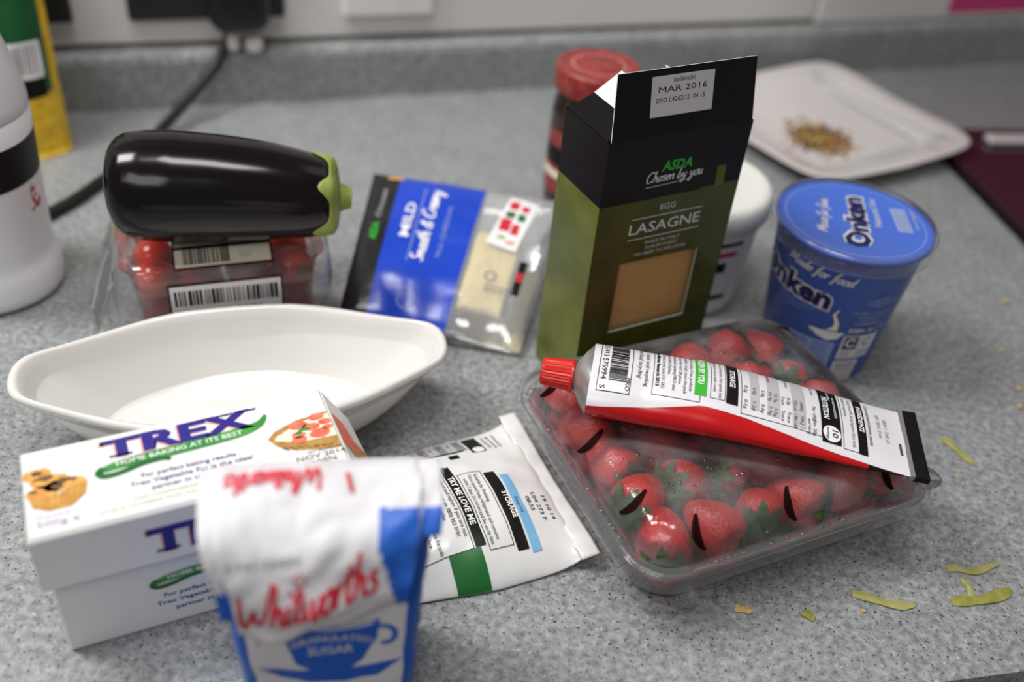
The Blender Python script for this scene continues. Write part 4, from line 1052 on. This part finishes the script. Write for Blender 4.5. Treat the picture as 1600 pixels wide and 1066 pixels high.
# ------------------------------------------------------------------ BOTTLE, PASTA PACKET (left edge)
bt = thing('squeezy_bottle', 'white plastic bottle with a black band and red script lettering', 'bottle', (-0.3245, 0.4945, 0.0004), 0)
lathe('body', [(.001, .001), (.037, .001), (.0398, .003), (.0405, .008), (.0405, .017), (.0395, .0225), (.0382, .0255), (.0379, .03), (.0388, .06), (.0402, .09), (.0415, .1165), (.0402, .1175)], 'bottle_white', bt, 64)
lathe('cap', [(.0408, .1178), (.0415, .119), (.0414, .124), (.0392, .138), (.0342, .158), (.0275, .180), (.0205, .198), (.0150, .208), (.0110, .225), (.0090, .240), (.001, .242)], 'bottle_white', bt, 64)
def bts(x, y, o):
    R_ = interp(y, [(.03, .0379), (.06, .0388), (.09, .0402), (.1165, .0415)]) + o; a = .55 + x / .0390; return V3((R_ * math.sin(a), -R_ * math.cos(a), y))
pr = Print(bts, bt)
pr.add('black_band', 'ink_black', rect(-122, 79, 122, 104, 90, 2), 1)
pr.add('lettering', 'ink_red', join(xf(script('So', 4.2, 12, pen=.3), 32, 60), xf(script('for', 2.2, 7, pen=.3), 33, 71)), 1)
pr.build()
pk = thing('pasta_packet', 'green and yellow food packet standing behind the white bottle', 'packet', (-0.403, 0.664, 0.0), 18)
def pks(u, v, sgn):
    x = (u - .5) * (.105 - .012 * v); e = max(0, 1 - abs(2 * u - 1) ** 2.4) ** .6 * max(0, 1 - v ** 3) ** .6 * (.75 + .25 * math.sin(min(1, v * 4) * math.pi / 2))
    w = .002 * noise.noise(V3((u * 6, v * 12, sgn))) * e ** .4
    return V3((x, sgn * (.026 * e + w) - .010 + .05 * v, .0008 + .235 * v))
V, F, I = [], [], []; N1, N2 = 28, 40
for sgn in (-1, 1):
    for j in range(N2 + 1):
        for i in range(N1 + 1): V.append(pks(i / N1, j / N2, sgn))
nn = (N1 + 1) * (N2 + 1)
for j in range(N2):
    for i in range(N1):
        a = j * (N1 + 1) + i; q = (a, a + 1, a + N1 + 2, a + N1 + 1); v_ = (j + .5) / N2; u_ = (i + .5) / N1
        m_ = 0 if v_ < .19 or u_ > .95 else 1
        F.append(q); I.append(m_); F.append(tuple(x + nn for x in reversed(q))); I.append(m_)
F.append(tuple(range(N1 + 1)) + tuple(nn + i for i in reversed(range(N1 + 1)))); I.append(0)
mesh('packet_body', V, F, ['pack_yellow', 'pack_green'], pk, True, I)
pr = Print(lambda x, y, o: pks(x / 105 * 1000, y / 235 * 1000, -1) - V3((0, o + .0004, 0)), pk)
pr.add('printed_panel', 'ink_black', rect(4, 45, 98, 58, 12, 2), 1)
pr.add('barcode_label', 'label_white', rect(72, 59, 98, 84, 6, 4), 1); pr.add('barcode', 'ink_grey', barcode(75, 62, 96, 82, 12, 2, True, 3), 2)
pr.add('lettering', 'ink_pale_green', join(lines(56, 176, 92, 3, 6, 2.0, 3), lines(56, 150, 90, 5, 6, 1.2, 4)), 1)
pr.build()

# ------------------------------------------------------------------ STRAWBERRY PUNNET
SA = 27.7; sc_, ss_ = math.cos(math.radians(SA)), math.sin(math.radians(SA)); SPC = V3((0.111, 0.3835, 0))
SW, SDp = .176, .153
sp = thing('strawberry_punnet', 'clear plastic lidded punnet full of strawberries with vent slots', 'punnet', SPC, SA)
loft('tray', [rrect(SW - .036, SDp - .036, .016, .0008), rrect(SW - .030, SDp - .030, .018, .003), rrect(SW - .022, SDp - .022, .020, .022), rrect(SW - .016, SDp - .016, .020, .0335), rrect(SW - .004, SDp - .004, .022, .0350), rrect(SW - .003, SDp - .003, .022, .0335)], 'clear_tray', sp, True)
loft('lid_rim', [rrect(SW, SDp, .022, .0285), rrect(SW - .0006, SDp - .0006, .022, .0350), rrect(SW - .0012, SDp - .0012, .0218, .0368), rrect(SW - .0026, SDp - .0026, .0212, .0382), rrect(SW - .0045, SDp - .0045, .0203, .0388), rrect(SW - .0066, SDp - .0066, .0192, .0385), rrect(SW - .0082, SDp - .0082, .0185, .0377), rrect(SW - .010, SDp - .010, .018, .0372), rrect(SW - .014, SDp - .014, .017, .0372)], 'clear_rim', sp)
DOME = [(.0070, .0372), (.0088, .0440), (.0105, .0480), (.0135, .0515), (.0175, .0532), (.026, .0540)]     # (inset, height)
dr = [rrect(SW - 2 * i, SDp - 2 * i, max(.004, .022 - i * .5), z, 8) for i, z in DOME] + [rrect((SW - .052) * k, (SDp - .052) * k, .010 * k, .0540, 8) for k in (.75, .5, .25, .02)]
dome_ = loft('lid_dome', dr, 'clear_lid', sp, False, True)
# hinge tab at the right corner
loft('tab', [[(x + SW / 2 + .002, y - SDp / 2 + .018, z) for x, y, z in rrect(.016, .014, .006, z)] for z in (.0285, .0298)], 'clear_rim', sp, True, True)
# raised vent bumps with slots along the dome shoulder
def dome_pt(side_, s, i, h, o=.0004):
    """side 0 = front (-y), 1 = left (-x); s along the side, inset i, height h"""
    if side_ == 0: return V3((s, -SDp / 2 + i - o * .6, h + o))
    if side_ == 1: return V3((-SW / 2 + i - o * .6, s, h + o))
    return V3((SW / 2 - i + o * .6, s, h + o))
def vent(side_, s, w=.0046, curve=.0040):
    prof_ = [(.0084, .0425), (.0092, .0452), (.0105, .0480), (.0120, .0500), (.0140, .0518), (.0170, .0531), (.0205, .0536)]
    V, F = [], []; n_ = len(prof_)
    for k, (i, h) in enumerate(prof_):
        t_ = k / (n_ - 1); ww = w * math.sin(math.pi * (.08 + .84 * t_)) ** .7; off = curve * (t_ - .5) ** 2 * 4
        V += [dome_pt(side_, s + off - ww / 2, i, h), dome_pt(side_, s + off + ww / 2, i, h)]
    for k in range(n_ - 1): F.append((2 * k, 2 * k + 1, 2 * k + 3, 2 * k + 2))
    mesh('vent_slot', V, F, 'slot_dark', dome_)
for s in (-.058, -.008, .050): vent(0, s)
for s in (-.040, .002, .045): vent(1, s)
for s in (-.045, .045): vent(2, s)
# condensation beads on the lid
rnd = random.Random(11)
V, F = [], []
def bead(c, r):
    b = len(V); nseg = 8
    for j, a in enumerate((0, .45, .9, 1.3)):
        for k in range(nseg): q = 2 * math.pi * k / nseg; V.append((c.x + r * math.cos(a) * math.cos(q), c.y + r * math.cos(a) * math.sin(q), c.z + r * .6 * math.sin(a)))
    for j in range(3):
        for k in range(nseg): F.append((b + j * nseg + k, b + j * nseg + (k + 1) % nseg, b + (j + 1) * nseg + (k + 1) % nseg, b + (j + 1) * nseg + k))
    F.append(tuple(b + 3 * nseg + k for k in range(nseg)))
for _ in range(260):
    x = rnd.uniform(-SW / 2 + .026, SW / 2 - .026); y = rnd.uniform(-SDp / 2 + .026, SDp / 2 - .03); bead(V3((x, y, .0540)), rnd.choice((.0004, .0005, .0007, .0012)))
for _ in range(60):
    s = rnd.uniform(-SW / 2 + .02, SW / 2 - .02); bead(dome_pt(0, s, .0035, .0388, 0), rnd.choice((.0005, .0007, .0011)))
    s = rnd.uniform(-SDp / 2 + .02, SDp / 2 - .02); bead(dome_pt(1, s, .0035, .0388, 0), rnd.choice((.0005, .0007, .0011)))
tag(mesh('condensation_beads', V, F, 'water', dome_, True), kind='stuff')

def make_berry():
    t = thing('strawberry', 'red strawberry with green leafy top inside the clear lidded punnet', 'strawberry', group='strawberries in the punnet')
    prof_ = [(.0004, -.0165), (.0030, -.0160), (.0056, -.0138), (.0085, -.0098), (.0110, -.0048), (.0124, .0010), (.0126, .0055), (.0112, .0098), (.0080, .0122), (.0040, .0124), (.0006, .0116)]
    lathe('fruit', prof_, 'berry_red', t, 18)
    V, F = [], []
    for k in range(8):
        a = 2 * math.pi * k / 8; c, s = math.cos(a), math.sin(a); b = len(V); w = .0032
        for r, z, ww in ((.001, .0126, .5), (.006, .0142, 1), (.0105, .0128, .7), (.0135, .0098, .05)):
            V += [(r * c - w * ww * s, r * s + w * ww * c, z), (r * c + w * ww * s, r * s - w * ww * c, z)]
        F += [(b + 2 * i, b + 2 * i + 1, b + 2 * i + 3, b + 2 * i + 2) for i in range(3)]
    mesh('calyx', V, F, 'berry_leaf', t)
    tube_path('stalk', [(0, 0, .012), (.0005, 0, .016), (.002, .001, .020)], .0009, 'berry_leaf', t, 6, 2)
    return t
proto = make_berry(); cnt = 0; rnd = random.Random(21)
for lay, z in ((0, .0160), (1, .0352)):
    nx, ny = (5, 5) if lay == 0 else (6, 5)
    for j in range(ny):
        for i in range(nx):
            o = proto if cnt == 0 else copy_tree(proto); cnt += 1
            sx_ = (.0292 if lay == 0 else .0250); sy_ = (.0258 if lay == 0 else .0258)
            lx = (i - (nx - 1) / 2) * sx_ + rnd.uniform(-.002, .002); ly = (j - (ny - 1) / 2) * sy_ + rnd.uniform(-.002, .002)
            o.location = SPC + V3((lx * sc_ - ly * ss_, lx * ss_ + ly * sc_, z + rnd.uniform(-.001, .0015)))
            if lay == 0: lx *= .97; ly *= .95; o.location.z += .0018
            if lay == 0: o.location.xy = (SPC + V3((lx * sc_ - ly * ss_, lx * ss_ + ly * sc_, 0))).xy
            o.rotation_euler = (rnd.uniform(-.7, .7), rnd.uniform(-.5, .5), rnd.uniform(0, 6.28)) if lay == 0 else (rnd.choice((1, -1)) * rnd.uniform(.9, 2.0), rnd.uniform(-.4, .4), rnd.uniform(0, 6.28)); s = rnd.uniform(.96, 1.06); o.scale = (s, s, s)

# ------------------------------------------------------------------ TOMATO PUREE TUBE lying on the lid
TLZ = .0552
tu = thing('puree_tube', 'white and red tomato puree tube with a red screw cap on the strawberry lid', 'tube', (0.0400, 0.3770, TLZ), -6.0)
TL = .1575
def thw(t): return interp(t, [(0, .0228), (.05, .0232), (.4, .0236), (.8, .0236), (1, .0232)])
def thh(t): return interp(t, [(0, .0125), (.1, .0132), (.35, .0128), (.6, .0100), (.85, .0048), (.95, .0018), (1, .0009)])
def tub(t, a, o=0.0):
    """t 0..1 along, a 0 (front edge) .. 180 (back edge) over the top"""
    hw, hh = thw(t), thh(t); zc = interp(t, [(0, .0135), (.4, .0135), (1, .0062)]); A_ = math.radians(a)
    n = V3((0, -math.cos(A_) / hw, math.sin(A_) / hh)).normalized()
    dent = .0009 * noise.noise(V3((t * 9, a * .012, 0))) * (1 - t) + .0012 * math.exp(-((t - .17) / .03) ** 2) * -math.sin(A_)
    return V3((t * TL, -hw * math.cos(A_), zc + hh * math.sin(A_) * (1 if a <= 180 else .92))) + n * (o + dent * .6)
NT = 60; rings = [[tub(i / NT, 360 * k / 48) for k in range(48)] for i in range(NT + 1)]
V = [p for r in rings for p in r]; F, I = [], []
for j in range(NT):
    for k in range(48):
        F.append((j * 48 + k, (j + 1) * 48 + k, (j + 1) * 48 + (k + 1) % 48, j * 48 + (k + 1) % 48)); I.append(0 if j < NT * .84 else 1)
mesh('tube_body', V, F, ['tube_red', 'ink_black'], tu, True, I)
# white label over the top with a wavy lower border
def redge(t): return interp(t, [(0, 10), (.18, 26), (.34, 45), (.48, 42), (.68, 28), (.85, 18), (1, 8)])
tlab_ = grid('label', lambda u, v: tub(u, redge(u) + (183 - redge(u)) * v, .00022), 60, 30, 'tube_white', tu)
# shoulder, neck and cap
rings = [[tub(0, 360 * k / 32) for k in range(32)]]
for x, f in ((-.0035, .62), (-.0068, .34), (-.0085, .26), (-.012, .24)):
    rings.append([V3((x, -(.0228 * f if f > .3 else .0062) * math.cos(2 * math.pi * k / 32), .0135 + (min(.0125, .0228 * f) if f > .5 else (.0075 if f > .3 else .0062)) * math.sin(2 * math.pi * k / 32))) for k in range(32)])
loft('shoulder', rings, 'tube_alu', tu)
V, F = [], []
nc = 60
for x, r, rg in ((-.0082, .0078, 0), (-.0084, .0082, 0), (-.0094, .0082, 0), (-.0096, .0079, 1), (-.0225, .0069, 1), (-.0238, .0066, 0), (-.0243, .0056, 0)):
    for k in range(nc): rr = r - (.00035 if rg and k % 2 else 0); V.append((x, -rr * math.cos(2 * math.pi * k / nc), .0135 + rr * math.sin(2 * math.pi * k / nc)))
for j in range(6):
    for k in range(nc): F.append((j * nc + k, j * nc + (k + 1) % nc, (j + 1) * nc + (k + 1) % nc, (j + 1) * nc + k))
F.append(tuple(6 * nc + k for k in range(nc))); F.append(tuple(reversed(range(nc))))
mesh('screw_cap', V, F, 'cap_red', tu, False)
slab('crimp', [(TL - .002, -.0240, .0078), (TL + .0050, -.0240, .0078), (TL + .0050, .0240, .0078), (TL - .002, .0240, .0078)], (0, 0, -1), .0026, 'ink_black', 'ink_black', tu)
slab('crimp_fold', [(TL - .0040, -.0238, .0080), (TL - .0018, -.0238, .0082), (TL - .0018, .0238, .0082), (TL - .0040, .0238, .0080)], (0, 0, -1), .002, 'tube_alu', 'tube_alu', tu)
# label print: x along the tube (mm), y across (mm, 0 at the top centre line, + towards the back)
def tsurf(x, y, o):
    t = x / .1515; hw = thw(t); c = max(-1, min(1, y / hw)); a = math.degrees(math.acos(-c)) ; return tub(max(0, min(1, t)), a, o + .0003)
pr = Print(tsurf, tlab_, 2); A = pr.add
def dn(s, h, w, x, y, bold=0.0): return xf(text(s, h, w, bold=bold, res=2), x, y, -90)
def vbar(x0, x1, y0, y1): return rect(x0, y0, x1, y1, 4, 24)
lo = lambda x: interp(x, [(0, -19), (27, -17), (51, -11.5), (73, -13), (103, -17), (128, -20)])
A('barcode', 'ink_black', barcode(-12.0, 8.2, 16.5, 16.5, 30, 13, False, 1), 1)
A('lettering', 'ink_black', frame(3.2, -17.6, 18.5, 20.5, .3), 1)
A('lettering', 'ink_black', join(dn('5 051413 575994  S', 2.5, 36, 4.6, 19.5), dn('MKO', 2.0, 6.4, 16.2, -9.6)), 1)
A('lettering', 'ink_black', join(dn('check local recycling', 2.0, 26, 24.6, 14), dn('not local recycling', 2.0, 25, 21.2, 17)), 1)
A('lettering', 'ink_black', frame(28.2, -15.5, 50.3, 21, .25), 1)
T7 = [('Asda Market Research 2013', 30, .03), ('ASDA Stores Limited, Leeds LS11 5AD', 31, 0), ('and date before End box.', 22, 0), ('www.asda.com quoting MKO and', 31, 0), ('or in your next visit OR phone', 27, 0), ('not satisfied - simply return the pack', 32, .0), ('about the quality of our products', 30, 0)]
for i, (s, w, b) in enumerate(T7): A('lettering', 'ink_black', dn(s, 1.55, w, 29.6 + i * 2.55, 19.2, b), 1)
A('printed_panel', 'ink_green_bright', vbar(47.4, 53.0, -12.0, 21), 2)
A('lettering', 'ink_white', dn('CHOSEN BY YOU', 3.0, 25, 48.8, 19.5, .03), 3)
A('lettering', 'ink_black', frame(54.6, -12.2, 61.6, 20, .25), 1)
A('lettering', 'ink_black', join(dn('Store in a cool dry place. Once opened, keep', 1.55, 30, 58.6, 18.5), dn('refrigerated and consume within 1 month.', 1.55, 27, 55.9, 18.5)), 1)
A('printed_panel', 'ink_black', vbar(62.0, 67.5, -13.0, 21), 2); A('lettering', 'ink_white', dn('STORAGE', 2.5, 14, 63.6, 11, .03), 3)
A('lettering', 'ink_black', frame(69.0, -16, 107, 21, .25), 2)
cols = [(69.4, 73.2, 0), (73.2, 77.4, 1), (77.4, 81.2, 0), (81.2, 87.2, 1), (87.2, 93.0, 0), (93.0, 99.4, 1), (99.4, 106.6, 0)]
for a, b, g in cols:
    if g: A('printed_table', 'ink_grey_light', vbar(a, b, lo(a) + .8, 20.8), 1)
def num(s1, s2, x): return join(dn(s1, 1.6, 1.25 * len(s1), x, 1.5), dn(s2, 1.6, 1.25 * len(s2), x, -8.0))
A('lettering', 'ink_black', join(num('0.3g', '0.1g', 70.4), num('6.0g', '1.2g', 74.4), num('3.0g', '0.6g', 78.4), num('14.0g', '2.9g', 81.8), num('15.0g', '3.0g', 84.4), num('Trace', 'Trace', 87.8), num('0.2g', 'Trace', 90.6), num('92kcal', '18kcal', 93.8), num('388kJ', '78kJ', 96.8), num('Per 100g', 'Per 20g', 102.8), num('', 'serving', 100.4)), 2)
A('lettering', 'ink_black', join(dn('of which sugars', 1.4, 10, 81.8, 20), dn('Carbohydrates', 1.4, 10, 90.4, 20), dn('Typical values', 1.4, 9, 103, 20)), 2)
A('printed_panel', 'ink_black', vbar(107.0, 116.0, -18.0, 21.0), 2)
A('lettering', 'ink_white', join(dn('NUTRITION', 2.7, 17, 108.2, 13, .03), dn('we recommend this', 1.6, 17, 113.4, 15), dn('provides:', 1.6, 8, 111.2, 19)), 3)
A('printed_panel', 'ink_white', ellipse(111.6, -12.6, 4.2, 4.6, 22), 3)
A('lettering', 'ink_black', join(dn('10', 2.8, 4.2, 111.8, -10.4, .02), dn('servings', 1.4, 6.4, 109.2, -9.6, .02)), 4)
A('lettering', 'ink_black', frame(117.0, -18.6, 124.4, 20.5, .25), 1)
A('lettering', 'ink_black', join(dn('Tomato Puree 99%, Acidity Regulator (Citric Acid).', 1.5, 35, 121.4, 18.5), dn('Suitable for vegetarians.', 1.5, 16, 118.6, 18.5)), 1)
A('printed_panel', 'ink_black', vbar(124.4, 128.4, -19.0, 20.5), 2); A('lettering', 'ink_white', dn('INGREDIENTS', 2.2, 19, 125.4, 14, .03), 3)
A('lettering', 'ink_black', join(dn('Concentrated tomato purée', 2.0, 30, 129.8, 18)), 1)
A('lettering', 'ink_grey', join(dn('SRE4 L THE 22', 1.9, 17, 138.2, 11), dn('SEP 2015 3141', 1.9, 17, 134.6, 13)), 1)
A('lettering', 'ink_black', dn('60000', 1.4, 8, 144.6, -3, .03), 1)
pr.build()
# dried cream residue at the shoulder edge
lathe('glue_dab', [(.0004, 0), (.0022, .0004), (.0026, .0012), (.0012, .0022), (.0003, .0024)], 'tube_cream', tu, 12, centre=(.0025, .0208)).location = (0, 0, .0165)

# ------------------------------------------------------------------ peel scraps and crumbs on the worktop
def peel(pts, w, m, lab):
    P = spline([V3((x, y, 0)) for x, y in pts], 6); V, F = [], []
    for i, p in enumerate(P):
        t = (P[min(i + 1, len(P) - 1)] - P[max(i - 1, 0)]).normalized(); n = V3((-t.y, t.x, 0)); f = i / (len(P) - 1)
        ww = w * (.25 + .75 * math.sin(math.pi * min(1, .12 + f * .86)) ** .6) / 2 * (1 + .2 * math.sin(f * 11)); h = .0004 + .0005 * math.sin(f * math.pi) ** 2 + .0004 * math.sin(f * 9) ** 2; ww *= 1.25
        V += [tuple(p - n * ww + V3((0, 0, h))), tuple(p + V3((0, 0, h + .0002))), tuple(p + n * ww + V3((0, 0, h * .6))), tuple(p + n * ww * .8 + V3((0, 0, .0001))), tuple(p - n * ww * .8 + V3((0, 0, .0001)))]
    for i in range(len(P) - 1):
        for k in range(5): F.append((i * 5 + k, i * 5 + (k + 1) % 5, (i + 1) * 5 + (k + 1) % 5, (i + 1) * 5 + k))
    F += [(0, 1, 2, 3, 4), tuple(reversed([len(V) - 5 + k for k in range(5)]))]
    return tag(mesh('peel_scrap', V, F, m, None, False), lab, 'peel', 'green peel scraps on the worktop')
peel([(.2555, .4410), (.2600, .4320), (.2645, .4240), (.2680, .4195)], .0046, 'peel_green', 'pale green peel scrap lying beside the tube end')
peel([(.2295, .3395), (.2350, .3405), (.2420, .3390), (.2500, .3430), (.2585, .3470)], .0036, 'peel_green', 'thin wavy yellow-green peel scrap behind the forked one')
peel([(.2260, .3190), (.2340, .3205), (.2440, .3225), (.2540, .3275), (.2590, .3305)], .0052, 'peel_dark', 'darkest green peel scrap with a forked side strip')
peel([(.2370, .3235), (.2375, .3290), (.2350, .3345)], .0026, 'peel_green', 'short pale side strip of the forked peel scrap')
peel([(.1770, .3175), (.1850, .3160), (.1930, .3135), (.2010, .3135), (.2075, .3145)], .0044, 'peel_green', 'long curved yellow-green peel scrap in front of the punnet')
peel([(.1510, .3040), (.1530, .3015), (.1560, .3010)], .0046, 'peel_dark', 'tiny dark green peel bit in front of the punnet')
peel([(.1180, .3020), (.1220, .3010), (.1260, .3015)], .0040, 'crumb_pale', 'small tan peel bit touching the shadow of the punnet')
rnd = random.Random(8)
for i, (x, y, r) in enumerate(((.2220, .5190, .0014), (.2125, .5070, .0018), (.3140, .5660, .0018), (.3410, .5900, .0020), (.3200, .5320, .0017), (.3170, .4920, .0022), (.2570, .4120, .0012), (.2440, .4040, .0012), (.1800, .3075, .0012), (.3000, .5850, .0014), (.3120, .4750, .0020), (.2950, .4990, .0012))):
    bm = bmesh.new(); bmesh.ops.create_icosphere(bm, subdivisions=1, radius=r)
    for v in bm.verts: v.co *= rnd.uniform(.7, 1.2)
    zmin = min(v.co.z for v in bm.verts) * .7
    for v in bm.verts: v.co.z = v.co.z * .7 - zmin
    me = bpy.data.meshes.new('crumb'); bm.to_mesh(me); bm.free(); me.materials.append(MATS['crumb_pale'])
    o = bpy.data.objects.new('crumb', me); COL.objects.link(o); o.location = (x, y, .0001)
    tag(o, 'small tan crumb scattered on the grey worktop', 'crumb', 'crumbs on the worktop')
